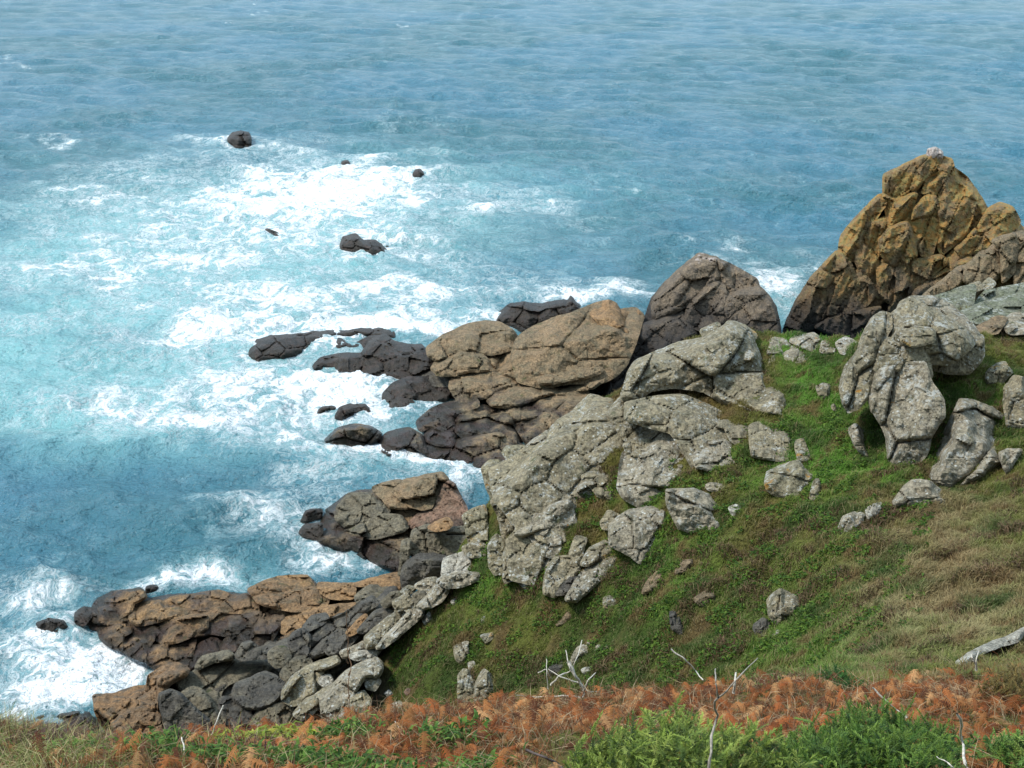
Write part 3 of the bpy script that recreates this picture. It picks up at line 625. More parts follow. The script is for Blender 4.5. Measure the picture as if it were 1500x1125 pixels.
rock('wet_ledge', c='c2', parent=TP, P=[(500,445),(560,415),(650,395),(760,390),(800,330),(870,300),(905,330),(990,350),(1050,350),(1090,390),(1150,430),(1200,480),(1080,515),(1000,515),(940,520),(860,512),(780,515),(760,490),(700,488),(650,480),(630,460),(520,468)],
     mat='reef', wl=[(500,455),(520,468),(630,460),(650,480),(700,488),(760,490),(780,515),(860,512),(940,520),(1200,530)], lean=.07, back=4, cell=1.4)
rock('wet_ledge', c='c2', parent=TP, P=[(605,330),(650,320),(720,345),(800,310),(870,305),(905,335),(840,360),(780,380),(700,378),(640,372)], mat='reef', wl=[(605,340),(640,372),(700,378),(780,380),(905,380)], lean=.07, cell=1.3)
# ---- loose rocks standing in the sea
def sea_rock(nm, c, P, wl, label, mat='reef', **kw):
    kw.setdefault('frac', .35); kw.pop('lean', None); kw.setdefault('rough', 1.6); kw.setdefault('step', 1.3); kw.setdefault('crack', 1.4)
    o = rock(nm, c, P, mat, wl=wl, **kw); tag(o, label, 'rock'); return o
sea_rock('sea_rock', 'c1', [(668,105),(680,88),(705,82),(730,88),(740,110),(738,126),(700,130),(672,128)], [(668,122),(700,130),(738,126)], 'lone rounded dark rock farthest out in the sea at upper left', lean=.03, back=4)
sea_rock('sea_rock', 'c1', [(985,184),(1003,172),(1022,169),(1037,180),(1030,187),(1005,189)], [(985,186),(1010,189),(1037,184)], 'tiny brown rock tip just breaking the white surf', lean=.03)
sea_rock('sea_rock', 'c1', [(1196,212),(1210,200),(1235,196),(1262,208),(1250,216),(1225,219)], [(1196,214),(1230,220),(1262,211)], 'low rock half washed by foam at the right end of the big surf patch', lean=.15, amp=.4)
sea_rock('sea_rock', 'c1', [(1248,270),(1262,263),(1280,268),(1270,274)], [(1248,272),(1280,273)], 'smallest rock awash to the right of the surf patch', lean=.15, amp=.4)
sea_rock('sea_rock', 'c1', [(985,418),(1005,392),(1040,384),(1068,402),(1095,400),(1118,412),(1132,428),(1132,450),(1090,456),(1050,445),(1000,440)], [(985,425),(1000,440),(1050,446),(1090,456),(1132,450)], 'dark jagged rock cluster alone in the surf, above the flat reef', cell=1.1, asp=1.5, amp=1.0, seed=911)
sea_rock('sea_rock', 'c1', [(1118,420),(1135,415),(1152,420),(1140,428),(1122,428)], [(1118,426),(1152,425)], 'little black stone at the right foot of the jagged rock cluster', lean=.06)
sea_rock('sea_rock', 'c1', [(765,378),(780,370),(810,378),(860,393),(850,397),(800,392)], [(765,380),(800,393),(860,398)], 'smooth thin rock back just showing through foam left of the jagged cluster', lean=.2, amp=.3)
sea_rock('reef', 'c2', [(210,370),(250,320),(330,300),(450,290),(540,280),(700,275),(780,265),(860,265),(920,285),(932,308),(860,305),(760,292),(700,300),(640,320),(580,328),(540,328),(540,350),(470,380),(390,400),(300,415),(260,425),(215,405)],
         [(210,395),(260,425),(300,415),(390,400),(470,380),(540,345),(580,330),(640,322),(700,303),(760,296),(860,306),(932,312)], 'long flat dark reef pointing left through white foam', frac=.72, cell=1.5, th=.2, amp=.4, out=.25, rw=3)
sea_rock('sea_rock', 'c2', [(605,700),(650,650),(700,632),(780,635),(815,670),(790,690),(740,690),(680,718),(640,715)], [(605,705),(640,717),(680,718),(740,692),(815,690)], 'glossy black hump with a wet ridge, between reef and shore', amp=.6)
sea_rock('sea_rock', 'c2', [(510,668),(560,650),(620,642),(650,655),(600,675),(530,682)], [(510,675),(560,683),(650,670)], 'thin low olive rock left beside the glossy black hump', lean=.1)
sea_rock('sea_rock', 'c2', [(570,780),(640,745),(720,730),(800,735),(860,780),(850,810),(800,830),(770,855),(700,850),(620,830)], [(570,790),(620,832),(700,852),(770,856),(860,830)], 'broad brown wet rock lying left of the promontory foot', 'tan', pillow=.2, cell=2.5)
sea_rock('sea_rock', 'c3', [(560,295),(600,250),(650,215),(720,205),(800,215),(860,195),(930,195),(945,172),(965,200),(1000,225),(950,275),(850,300),(790,330),(740,350),(700,335),(640,310)], [(560,300),(640,318),(740,352),(850,345),(1000,340)], 'purplish dark rock with foam pouring over its left end, behind the promontory', lean=.08, cell=1.6, back=3)
sea_rock('sea_rock', 'c4', [(130,335),(180,312),(230,318),(268,350),(240,360),(190,366),(150,362)], [(130,345),(150,364),(190,368),(268,356)], 'small dark weedy rock in the foam at the far left', lean=.05)
sea_rock('sea_rock', 'c4', [(525,222),(535,195),(560,188),(582,200),(565,215),(545,228)], [(525,228),(582,212)], 'dark stub of rock at the edge of the white surf above the brown ledge', lean=.05)
# ---- middle tongue
MT = outcrop('rock_outcrop', (560, 800, 73), 'brown wedge shaped rock sloping down left into the cove', 'rock')
k5 = dict(c='d2', parent=MT)
wlM = [(85,412),(110,440),(160,478),(260,522),(330,542),(430,562),(520,602),(600,642),(700,665),(1080,760)]
rock('rock_face', P=[(85,410),(150,380),(260,340),(330,290),(400,240),(460,215),(540,210),(600,180),(700,165),(800,145),(925,122),(960,165),(1000,190),(1030,260),(1065,320),(1060,420),(1075,560),(1000,640),(900,650),(760,690),(700,670),(600,640),(520,600),(430,560),(330,540),(260,520),(160,475),(110,440)],
     mat='tan', wl=wlM, frac=.5, back=5, cell=2.6, rot=-.4, out=-.7, rw=26, **k5)
def ym(P):
    Q = T2('d2', P); i = Q[:, 1].argmax(); W_ = T2('d2', wlM); um = Q[:, 0].mean(); vw = np.interp(um, W_[:, 0], W_[:, 1])
    return float(ysea(um, vw)) + .075 * max(0, vw - Q[i, 1])
for P, mt, o_, kw in (
 ([(340,370),(360,300),(420,240),(520,235),(600,290),(640,330),(560,370),(480,400),(400,420)], 'greybrown', .2, dict(pillow=.25)),
 ([(545,210),(600,180),(700,165),(720,200),(660,240),(740,290),(760,310),(700,320),(640,310),(600,260)], 'tan', .0, dict(lean=.10)),
 ([(660,230),(700,170),(800,145),(925,122),(960,165),(900,230),(870,310),(820,320),(750,305)], 'tan', .4, dict(pillow=.2, cell=2.5)),
 ([(880,320),(900,240),(960,165),(1000,190),(1030,260),(1065,330),(1050,420),(1000,420),(940,360)], 'tanpink', .3, dict(pillow=.2, cell=3)),
 ([(740,410),(800,350),(880,325),(940,360),(880,390),(800,430)], 'tanpink', .1, dict(lean=.12, amp=.4)),
 ([(390,440),(480,400),(580,350),(700,360),(740,420),(700,450),(560,480),(440,480)], 'greybrown', .5, {}),
 ([(350,380),(460,390),(480,340),(440,330),(370,350)], 'greybrown', .5, {}),
 ([(210,490),(300,440),(400,440),(560,480),(720,450),(740,500),(700,665),(600,640),(430,560),(330,540)], 'tan', .3, dict(lean=.03, cell=2.0)),
 ([(150,450),(180,410),(260,400),(270,450),(220,490),(160,475)], 'reef', .3, {})):
    kw = dict(kw); kw.pop('lean', None); rock('rock_block', P=P, mat=mt, on=('d2', wlM), frac=.5, out=o_ + .2, rot=-.4, **kw, **k5)
sea_rock('sea_rock', 'd2', [(150,350),(180,325),(270,315),(275,335),(220,350),(180,365)], [(150,358),(180,368),(275,345)], 'low reddish rock awash at the upper left foot of the wedge shaped rock', 'reef', lean=.1)
NB = outcrop('rock_outcrop', (640, 830, 65), 'grey block with an orange lichened top between the wedge rock and the ridge', 'rock')
kn = dict(c='d2', parent=NB)
rock('rock_block', P=[(750,560),(770,440),(850,410),(960,430),(1060,420),(1110,500),(1080,600),(900,620),(800,600)], mat='greybrown', Y=64.5, lean=.03, back=3, cell=2.2, **kn)
rock('lichened_top', P=[(850,425),(900,390),(960,370),(985,400),(960,430),(900,440)], mat='orange', Y=65.0, lean=.08, out=.5, **kn)
rock('rock_pillar', P=[(690,680),(700,600),(710,500),(750,485),(752,540),(740,600),(712,680)], mat='greybrown', Y=63.8, lean=.02, out=.3, **kn)
o = rock('boulder', 'd2', [(705,640),(740,600),(800,565),(880,558),(960,580),(960,620),(940,680),(880,720),(800,740),(740,765),(705,775),(698,700)], 'darkrock', Y=62.5, lean=.015, cell=4.5, pillow=.1, amp=.35, rw=16, back=2)
tag(o, 'smooth black flat sided boulder wedged below the orange topped grey block', 'boulder')
# ---- brown ledge lower left
LD = outcrop('rock_ledge', (330, 960, 61), 'long low brown ledge of cracked rock reaching left into white water', 'rock')
k6 = dict(c='c4', parent=LD)
wlL = [(275,335),(310,352),(355,375),(362,402),(440,442),(530,492),(570,516),(640,560),(1400,700)]
rock('rock_face', P=[(275,320),(285,290),(325,275),(340,240),(400,215),(520,207),(545,240),(620,225),(700,222),(800,210),(900,225),(910,200),(1000,170),(1130,158),(1165,190),(1240,185),(1330,180),(1465,150),(1500,210),(1500,300),(1310,350),(1200,390),(1130,460),(1080,500),(960,500),(720,515),(640,520),(570,515),(530,490),(440,440),(360,400),(355,370),(310,350)],
     mat='ledge', wl=wlL, frac=.72, back=3, cell=1.9, rot=.35, asp=1.8, out=-.1, rw=10, th=.7, **k6)
def yl(P, c):
    Q = T2(c, P); i = Q[:, 1].argmax(); W_ = T2('c4', wlL); um = Q[:, 0].mean(); vw = np.interp(um, W_[:, 0], W_[:, 1])
    return float(ysea(um, vw)) + .085 * max(0, vw - Q[i, 1])
for c, P, mt, o_, kw in (
 ('d3', [(130,300),(150,220),(240,180),(330,165),(400,160),(430,205),(360,240),(340,290),(250,330),(180,350),(140,340)], 'ledge', .1, {}),
 ('d3', [(40,345),(45,290),(80,265),(130,270),(125,310),(85,358)], 'reef', .2, {}),
 ('d3', [(165,380),(240,355),(340,360),(350,390),(300,420),(300,500),(240,480),(180,440)], 'ledge', .5, {}),
 ('d3', [(340,290),(380,240),(500,225),(560,260),(620,300),(520,330),(460,350),(380,360),(340,330)], 'ledge', .2, {}),
 ('d3', [(500,400),(560,340),(640,310),(760,300),(765,370),(700,410),(600,450),(520,460),(470,430)], 'ledge', .5, dict(pillow=.2, cell=2.2)),
 ('d3', [(300,420),(360,385),(470,390),(470,440),(440,480),(430,560),(350,530),(300,500)], 'ledge', .5, dict(lean=.04)),
 ('d3', [(440,480),(540,455),(660,460),(700,430),(680,520),(660,590),(560,600),(470,600),(430,560)], 'ledge', .6, dict(lean=.04)),
 ('d3', [(680,520),(730,460),(790,430),(850,450),(830,510),(740,530),(710,590),(670,600)], 'red', .7, {}),
 ('d3', [(560,210),(700,190),(830,170),(900,195),(980,190),(1040,240),(1040,290),(900,290),(760,290),(640,270)], 'ledge', 0, {}),
 ('d3', [(990,160),(1080,120),(1160,95),(1310,90),(1350,140),(1250,160),(1100,180),(1010,190)], 'ledge', 0, {}),
 ('d3', [(1010,195),(1100,180),(1250,160),(1360,150),(1430,210),(1400,270),(1250,280),(1160,270),(1050,240)], 'ledge', .3, dict(lean=.09)),
 ('d3', [(780,320),(900,300),(1060,290),(1040,330),(1000,400),(880,420),(780,400),(760,350)], 'red', .2, dict(lean=.1)),
 ('d3', [(1010,400),(1030,320),(1100,295),(1180,310),(1150,380),(1110,460),(1060,480),(1010,440)], 'red', .5, {}),
 ('d3', [(1180,330),(1280,290),(1300,340),(1280,390),(1240,410),(1170,400)], 'orange', .4, {}),
 ('d3', [(830,500),(870,430),(960,410),(1010,440),(930,470),(920,510)], 'red', .5, {}),
 ('c4', [(1165,188),(1240,188),(1300,200),(1290,240),(1210,240),(1170,215)], 'orange', .2, {}),
 ('c4', [(1300,235),(1350,195),(1420,200),(1440,235),(1380,260),(1310,258)], 'greybrown', .7, dict(pillow=.3)),
 ('c4', [(1290,190),(1380,165),(1480,148),(1490,205),(1430,220),(1350,195)], 'orange', .1, dict(lean=.12, amp=.4)),
 ('c4', [(1110,290),(1200,270),(1310,262),(1330,285),(1210,312),(1130,318)], 'orange', .5, {})):
    kw = dict(kw); kw.pop('lean', None); rock('rock_block', c, P, mt, on=('c4', wlL), frac=.72, out=o_ + .3, brow=.3, rot=.35, parent=LD, **kw)
# ---- shore boulders bottom left
SB = outcrop('rock_outcrop', (300, 1060, 57), 'jumble of dark grey and rust brown cracked rocks above the ferns at lower left', 'rock')
rock('rock_face', 'd3', [(430,700),(600,610),(720,600),(1000,450),(1200,400),(1330,330),(1500,250),(1700,150),(1800,120),(1800,250),(1500,560),(1300,700),(1200,900),(1000,1000),(600,1030),(300,1000),(180,940),(150,770)], 'darkrock', Y=51.8, lean=.044, gx=.0, back=5, cell=2.0, rot=.7, parent=SB, rw=12, out=-.5)
for P, mt, o_, kw in (
 ([(140,750),(260,735),(360,700),(430,690),(440,640),(520,590),(600,570),(665,600),(640,640),(560,680),(520,740),(500,800),(520,880),(540,980),(460,990),(350,990),(250,980),(180,900),(150,830)], 'red', .3, dict(pillow=1.0, cell=1.5, Y=56.4)),
 ([(440,700),(440,640),(520,590),(600,570),(665,600),(590,650),(520,720),(500,780),(430,770)], 'red', .7, dict(pillow=.7, cell=1.2)),
 ([(500,740),(560,715),(620,740),(700,820),(770,880),(780,980),(680,990),(600,990),(550,980),(530,900),(505,800)], 'darkrock', 1.3, dict(pillow=.08, amp=.2, lean=.012, cell=5, brow=.06)),
 ([(585,670),(660,630),(740,590),(860,550),(960,540),(1100,560),(1110,600),(1040,610),(960,650),(880,680),(840,720),(820,800),(780,870),(740,830),(680,760),(600,700)], 'greybrown', .6, dict(pillow=.15, lean=.06, amp=.5, brow=.1)),
 ([(620,740),(680,700),(740,720),(800,800),(860,870),(830,900),(770,880),(700,820)], 'greybrown', .9, {}),
 ([(905,720),(920,680),(1000,650),(1080,615),(1140,640),(1190,680),(1180,740),(1120,790),(1040,820),(960,810),(910,770)], 'darkrock', 1.2, dict(pillow=.1, amp=.2, cell=4, brow=.2)),
 ([(1170,630),(1200,570),(1260,530),(1310,525),(1335,560),(1300,610),(1230,640),(1190,690)], 'greybrown', .8, dict(pillow=.2)),
 ([(1105,510),(1140,480),(1190,480),(1225,530),(1200,570),(1140,590),(1105,560)], 'greybrown', .9, dict(pillow=.2, amp=.4)),
 ([(915,530),(960,460),(1000,450),(1070,500),(1085,540),(960,548)], 'darkrock', .6, {}),
 ([(700,590),(740,530),(880,500),(915,540),(800,560),(710,605)], 'greybrown', .3, {}),
 ([(890,820),(940,795),(1000,830),(1000,900),(900,900)], 'darkrock', .8, {}),
 ([(840,760),(900,760),(910,830),(880,900),(820,880)], 'darkrock', .6, {}),
 ([(1000,900),(1050,820),(1180,770),(1250,800),(1200,900),(1080,950)], 'greybrown', .9, {}),
 ([(1210,440),(1240,400),(1290,380),(1330,420),(1320,500),(1330,550),(1230,520)], 'darkrock', .8, {}),
 ([(1300,500),(1310,400),(1400,340),(1500,310),(1600,240),(1670,200),(1700,230),(1640,320),(1550,420),(1440,500),(1350,540)], 'darkrock', .9, dict(pillow=.2, cell=2.6, rot=.6)),
 ([(1290,370),(1340,310),(1410,295),(1430,320),(1400,350),(1310,390)], 'darkrock', .9, dict(lean=.1)),
 ([(300,860),(400,800),(440,800),(440,870),(360,895)], 'red', .9, dict(pillow=.3)), ([(255,825),(330,770),(420,785),(400,825),(300,860)], 'red', .8, dict(pillow=.3)), ([(390,885),(430,835),(500,850),(500,895),(420,900)], 'red', .9, dict(pillow=.3))):
    kw = dict(kw); Q = T2('d3', P); Y0 = 52.5 + .044 * (1070 - Q[:, 1].max()); kw.pop('Y', 0)
    kw.setdefault('lean', .035); kw.setdefault('rot', .6); rock('rock_block', 'd3', P, mt, Y=Y0, out=o_, parent=SB, **kw)
o = rock('shore_rock', 'c4', [(125,670),(160,655),(240,645),(330,655),(365,680),(380,720),(400,790),(300,800),(130,770)], 'red', wl=[(120,700),(200,720),(400,760)], lean=.06, back=2)
tag(o, 'low reddish rock at the foam edge, directly above the ferns in the left corner', 'rock')
o = rock('shore_rock', 'c4', [(370,750),(480,732),(560,726),(605,745),(620,820),(450,830),(370,800)], 'tan', Y=50.5, lean=.05, back=2)
tag(o, 'smooth tan rock slab showing over the ferns below the dark grey boulder', 'rock')
# ---- lichened diagonal ridge
RG = outcrop('rock_ridge', (500, 1050, 52), 'pale lichened ridge of slanting rock slabs descending left beside the turf slope', 'rock')
def yr(P):
    Q = T2('d4', P); return float(yvis(np.array([Q[:, 0].mean() + 8]), np.array([Q[:, 1].max()]))[0])
rock('rock_face', 'd4', [(20,830),(60,740),(120,650),(180,600),(280,540),(400,520),(440,480),(580,380),(680,300),(800,200),(900,110),(1000,50),(1100,20),(1280,10),(1290,60),(1100,150),(960,260),(800,390),(690,480),(690,560),(700,640),(640,740),(640,980),(400,1000),(100,960)], 'grey', Y=53.3, lean=.03, gx=.0, back=3, cell=1.5, rot=.75, asp=2.4, parent=RG, rw=14, out=-.3)
for P, mt, o_, kw in (
 ([(60,740),(120,650),(240,570),(400,520),(420,560),(330,600),(290,650),(300,720),(240,770),(130,830),(60,800)], 'grey', .7, {}),
 ([(288,680),(310,650),(355,640),(372,670),(330,712)], 'white', 1.0, dict(amp=.4)),
 ([(300,780),(370,700),(450,620),(560,560),(650,530),(690,590),(660,650),(580,650),(520,740),(480,880),(380,960),(310,900)], 'greylite', .8, {}),
 ([(580,660),(640,640),(670,680),(640,730),(590,720)], 'greylite', 1.2, dict(amp=.5, pillow=.2)),
 ([(480,770),(570,740),(610,800),(600,920),(490,940)], 'grey', .8, {}),
 ([(540,590),(590,555),(650,530),(690,570),(640,620),(570,620)], 'greyor', 1.1, {}),
 ([(420,500),(500,460),(570,430),(600,470),(500,520),(440,530)], 'greylite', .7, {}),
 ([(580,400),(620,360),(720,280),(800,230),(840,260),(760,330),(700,400),(640,460),(590,470)], 'grey', .5, {}),
 ([(650,470),(700,400),(780,320),(860,240),(930,225),(940,260),(860,330),(780,400),(700,460)], 'greylite', .7, {}),
 ([(480,520),(560,490),(640,480),(660,500),(600,530),(520,545)], 'white', .8, {}),
 ([(130,880),(200,800),(300,740),(350,710),(330,790),(250,870),(180,920)], 'grey', .8, {}),
 ([(750,180),(830,130),(880,170),(870,210),(780,230)], 'grey', .8, {}), ([(680,180),(740,125),(800,118),(805,160),(700,215)], 'greybrown', .6, {}), ([(800,112),(850,80),(895,90),(850,132)], 'grey', .7, {}),
 ([(890,82),(960,35),(1030,30),(1020,80),(940,110)], 'greylite', .8, {}), ([(880,132),(940,110),(965,150),(900,190)], 'greybrown', .9, {}),
 ([(960,150),(1020,80),(1080,60),(1100,110),(1060,170),(990,210),(940,225),(900,205)], 'greylite', 1.0, {}), ([(1030,55),(1080,12),(1180,-5),(1290,0),(1290,40),(1180,80),(1100,90)], 'greylite', 1.0, {}),
 ([(510,235),(560,182),(640,170),(655,192),(570,245)], 'darkrock', .3, {}), ([(590,290),(640,240),(740,200),(750,250),(680,310),(600,370),(530,365)], 'darkrock', .4, {}),
 ([(460,375),(540,290),(580,255),(592,300),(540,360),(475,390)], 'orange', .6, {}), ([(330,490),(420,410),(500,375),(545,370),(490,440),(380,520)], 'darkrock', .5, {})):
    kw = dict(kw); kw.setdefault('pillow', .4); kw.setdefault('rot', .75); Y0 = yr(P)
    rock('rock_block', 'd4', P, mt, Y=Y0, lean=.03, out=o_, asp=2.0, parent=RG, **kw)
# ---- main lichened outcrop
GO = outcrop('rock_outcrop', (880, 860, 50), 'large grey green lichen covered outcrop of stacked blocks in the middle of the hillside', 'rock')
def yg(P, c):
    Q = T2(c, P); vm = Q[:, 1].max() - .15 * (Q[:, 1].max() - Q[:, 1].min())
    return float(yvis(np.array([Q[:, 0].mean()]), np.array([vm]))[0])
rock('rock_face', 'c6', [(90,580),(240,505),(330,455),(480,315),(560,315),(700,420),(760,420),(850,530),(815,600),(765,650),(725,705),(650,715),(590,690),(520,720),(495,760),(420,800),(400,860),(430,900),(420,1030),(330,1030),(170,995),(155,850),(190,800),(110,700)], 'grey', lean=.03, out=.28, th=.3, back=2, cell=1.4, rot=.6, amp=.6, parent=GO)
rock('rock_face', 'c6', [(600,330),(740,300),(820,300),(900,330),(980,370),(1060,410),(1120,400),(1250,460),(1270,560),(1060,550),(870,600),(830,540),(770,450),(690,430),(600,400)], 'grey', lean=.03, out=.15, th=.3, back=2, cell=1.4, rot=.3, amp=.6, parent=GO)
for c, P, mt, o_, kw in (
 ('c6', [(590,310),(615,220),(640,180),(700,150),(800,110),(890,90),(950,60),(1000,30),(1060,50),(1080,90),(1120,190),(1180,240),(1240,330),(1290,430),(1180,390),(1060,370),(980,340),(900,290),(800,275),(700,285),(640,330)], 'grey', .9, dict(cell=2.6, rot=.5, pillow=.25, lean=.028)),
 ('c6', [(885,60),(950,36),(965,70),(900,84)], 'grey', .6, {}),
 ('c6', [(950,85),(990,28),(1050,42),(1095,80),(1060,130),(980,140)], 'greyor', 1.1, dict(pillow=.2, amp=.5)),
 ('c6', [(310,450),(350,400),(400,370),(470,303),(530,320),(575,400),(595,460),(570,560),(520,600),(450,560),(400,520),(330,500)], 'grey', .9, dict(cell=2.0)),
 ('c6', [(540,370),(590,310),(680,320),(755,400),(700,440),(620,480),(590,460)], 'grey', .9, {}),
 ('c6', [(755,318),(790,328),(880,368),(925,430),(900,460),(850,490),(830,460),(790,410)], 'greylite', .9, dict(pillow=.2, amp=.5)),
 ('c6', [(575,650),(595,520),(680,490),(760,430),(830,480),(862,530),(820,600),(775,650),(745,720),(660,725),(600,690)], 'greylite', .9, dict(cell=2.4, pillow=.25)),
 ('c6', [(600,490),(690,440),(760,405),(805,450),(760,500),(680,530),(620,540)], 'grey', 1.1, {}),
 ('c6', [(860,525),(920,480),(990,470),(1035,535),(1010,562),(920,582),(870,572)], 'greylite', .7, {}),
 ('c6', [(1068,425),(1100,408),(1150,430),(1200,440),(1245,500),(1230,560),(1150,545),(1080,530)], 'grey', .9, dict(pillow=.2)),
 ('c6', [(980,430),(1040,430),(1070,470),(1060,505),(1000,475)], 'grey', .6, {}), ('c6', [(1243,480),(1270,470),(1292,540),(1250,545)], 'greyor', .7, {}),
 ('c6', [(170,590),(200,520),(260,490),(340,510),(370,560),(320,620),(240,670),(185,650)], 'grey', 1.0, dict(pillow=.3)),
 ('c6', [(68,580),(95,550),(130,550),(180,590),(195,660),(120,710),(85,650)], 'greyor', .8, {}),
 ('c6', [(145,522),(160,496),(235,495),(210,532),(160,540)], 'greyor', .6, {}), ('c6', [(235,495),(310,440),(350,490),(330,525),(280,525)], 'greylite', .5, {}),
 ('c6', [(100,700),(190,650),(265,665),(275,720),(220,775),(180,810),(140,770)], 'grey', .8, {}),
 ('c6', [(262,655),(340,590),(395,620),(435,670),(390,705),(300,735),(268,715)], 'greylite', 1.1, dict(pillow=.25)),
 ('c6', [(185,825),(250,760),(320,710),(420,680),(435,605),(495,625),(515,700),(485,775),(390,805),(290,810),(220,840)], 'greylite', .8, dict(pillow=.25, cell=2.2)),
 ('c6', [(152,1005),(148,900),(180,830),(240,825),(300,860),(322,900),(305,960),(295,1035),(230,1025),(190,995)], 'grey', 1.0, dict(rot=1.4, asp=2.6)),
 ('c6', [(240,830),(290,795),(370,785),(390,880),(350,915),(310,905)], 'greylite', 1.0, dict(rot=1.2)),
 ('c6', [(298,1045),(310,960),(340,915),(415,905),(435,950),(390,1015),(340,1058)], 'grey', 1.0, dict(rot=1.1)),
 ('c6', [(380,1068),(440,970),(500,930),(575,895),(565,940),(500,1005),(420,1078)], 'greylite', .9, dict(rot=.8)),
 ('c6', [(435,940),(470,880),(540,845),(555,890),(470,940)], 'grey', .7, {}), ('c6', [(398,895),(420,835),(455,840),(440,905),(420,940)], 'grey', .8, {}),
 ('c6', [(345,1050),(400,985),(432,990),(400,1045)], 'darkrock', .6, {}),
 ('c6', [(548,865),(545,790),(610,740),(690,722),(748,733),(748,800),(705,860),(665,935),(620,905),(580,885)], 'greylite', 1.2, dict(pillow=.15, amp=.6)),
 ('c6', [(512,780),(540,738),(585,760),(550,805),(520,805)], 'grey', .9, {}),
 ('c6', [(440,610),(480,590),(560,600),(585,660),(560,700),(500,680)], 'grey', .1, {}), ('c6', [(130,760),(200,800),(180,850),(150,850)], 'grey', .4, {}),
 ('c6', [(95,880),(120,828),(152,850),(158,965),(130,975),(100,935)], 'greyor', .9, {}),
 ('d2', [(1045,355),(1110,318),(1165,305),(1175,400),(1185,490),(1130,530),(1080,510),(1058,420)], 'greyor', .7, {}),
 ('d2', [(1040,535),(1100,500),(1185,530),(1180,580),(1080,580)], 'grey', .8, {}), ('d2', [(1190,640),(1185,520),(1210,475),(1262,480),(1280,550),(1275,660),(1220,680)], 'greyor', .9, {}),
 ('d2', [(940,595),(1060,556),(1120,590),(1130,700),(1070,730),(980,730),(930,685)], 'white', .6, dict(cell=1.0)),
 ('c7', [(205,150),(230,92),(280,98),(330,130),(392,190),(395,225),(320,218),(280,255),(240,255),(208,210)], 'greylite', .7, dict(pillow=.6)),
 ('c7', [(105,130),(130,112),(168,160),(152,205),(120,195)], 'grey', .7, {}), ('c7', [(300,110),(330,92),(400,82),(445,120),(400,150),(340,130)], 'greylite', .5, dict(pillow=.7)),
 ('c7', [(435,115),(490,115),(490,155),(430,155)], 'grey', .5, {}), ('c7', [(492,118),(530,98),(578,120),(560,170),(510,158)], 'greylite', .6, {})):
    kw = dict(kw); kw.setdefault('pillow', .4); kw.setdefault('rot', .4); kw.setdefault('back', 1.5)
    rock('rock_block', c, P, mt, Y=yg(P, c), out=o_ * .65, parent=GO, **kw)
# ---- standing stones
SS = outcrop('rock_outcrop', (1320, 680, 50), 'tall standing group of smooth upright stones leaning together on the green slope', 'rock')
rock('rock_face', 'c5', [(1005,640),(1060,580),(1150,560),(1300,640),(1330,700),(1250,770),(1170,770),(1190,880),(1100,950),(1000,880),(985,830)], 'grey', Y=50.2, lean=.014, gx=0, out=-.75, back=1.0, amp=.3, parent=SS)
for nm, c, P, mt, o_, kw in (
 ('leaning_slab', 'c7', [(508,300),(530,220),(580,150),(600,90),(640,20),(680,-10),(715,0),(718,50),(690,110),(672,220),(642,300),(612,360),(580,388),(540,402),(518,360)], 'grey', 1.0, dict(rot=1.3, asp=3, cell=3)),
 ('upright_block', 'c7', [(625,345),(668,220),(760,208),(855,198),(885,280),(935,360),(935,420),(885,500),(862,580),(795,655),(740,645),(708,600),(702,520),(678,450),(640,395)], 'greylite', 1.5, dict(rot=1.2, asp=1.6, cell=3.2, amp=.45, brow=.02, gx=-.012)),
 ('rock_block', 'c7', [(790,482),(800,380),(860,300),(905,330),(938,400),(885,468)], 'greylite', 1.6, dict(brow=.05, amp=.15)),
 ('rock_block', 'c7', [(650,228),(690,95),(740,115),(830,118),(875,190),(885,262),(760,232)], 'grey', 1.3, {}),
 ('rock_block', 'c5', [(1055,610),(1075,560),(1110,540),(1155,560),(1190,630),(1195,670),(1130,700),(1090,720),(1040,720)], 'grey', 1.0, dict(lean=.03)),
 ('jutting_stone', 'c5', [(1078,668),(1130,638),(1190,650),(1188,688),(1120,706),(1085,694)], 'grey', 2.0, dict(lean=.02)),
 ('rock_block', 'c5', [(1105,542),(1180,538),(1250,568),(1325,640),(1352,692),(1250,690),(1200,670),(1160,600)], 'greylite', -.9, dict(lean=.03)),
 ('rock_block', 'c5', [(1135,722),(1200,668),(1260,684),(1352,672),(1356,740),(1310,795),(1230,795),(1170,775)], 'grey', -1.0, dict(lean=.015))):
    kw = dict(kw); Q = T2(c, P); vm = Q[:, 1].max(); kw.setdefault('lean', .014); kw.setdefault('amp', .3)
    rock(nm, c, P, mt, Y=49.8 + .016 * (695 - vm), out=o_ - .6, parent=SS, pillow=.15, back=2.0, **kw)
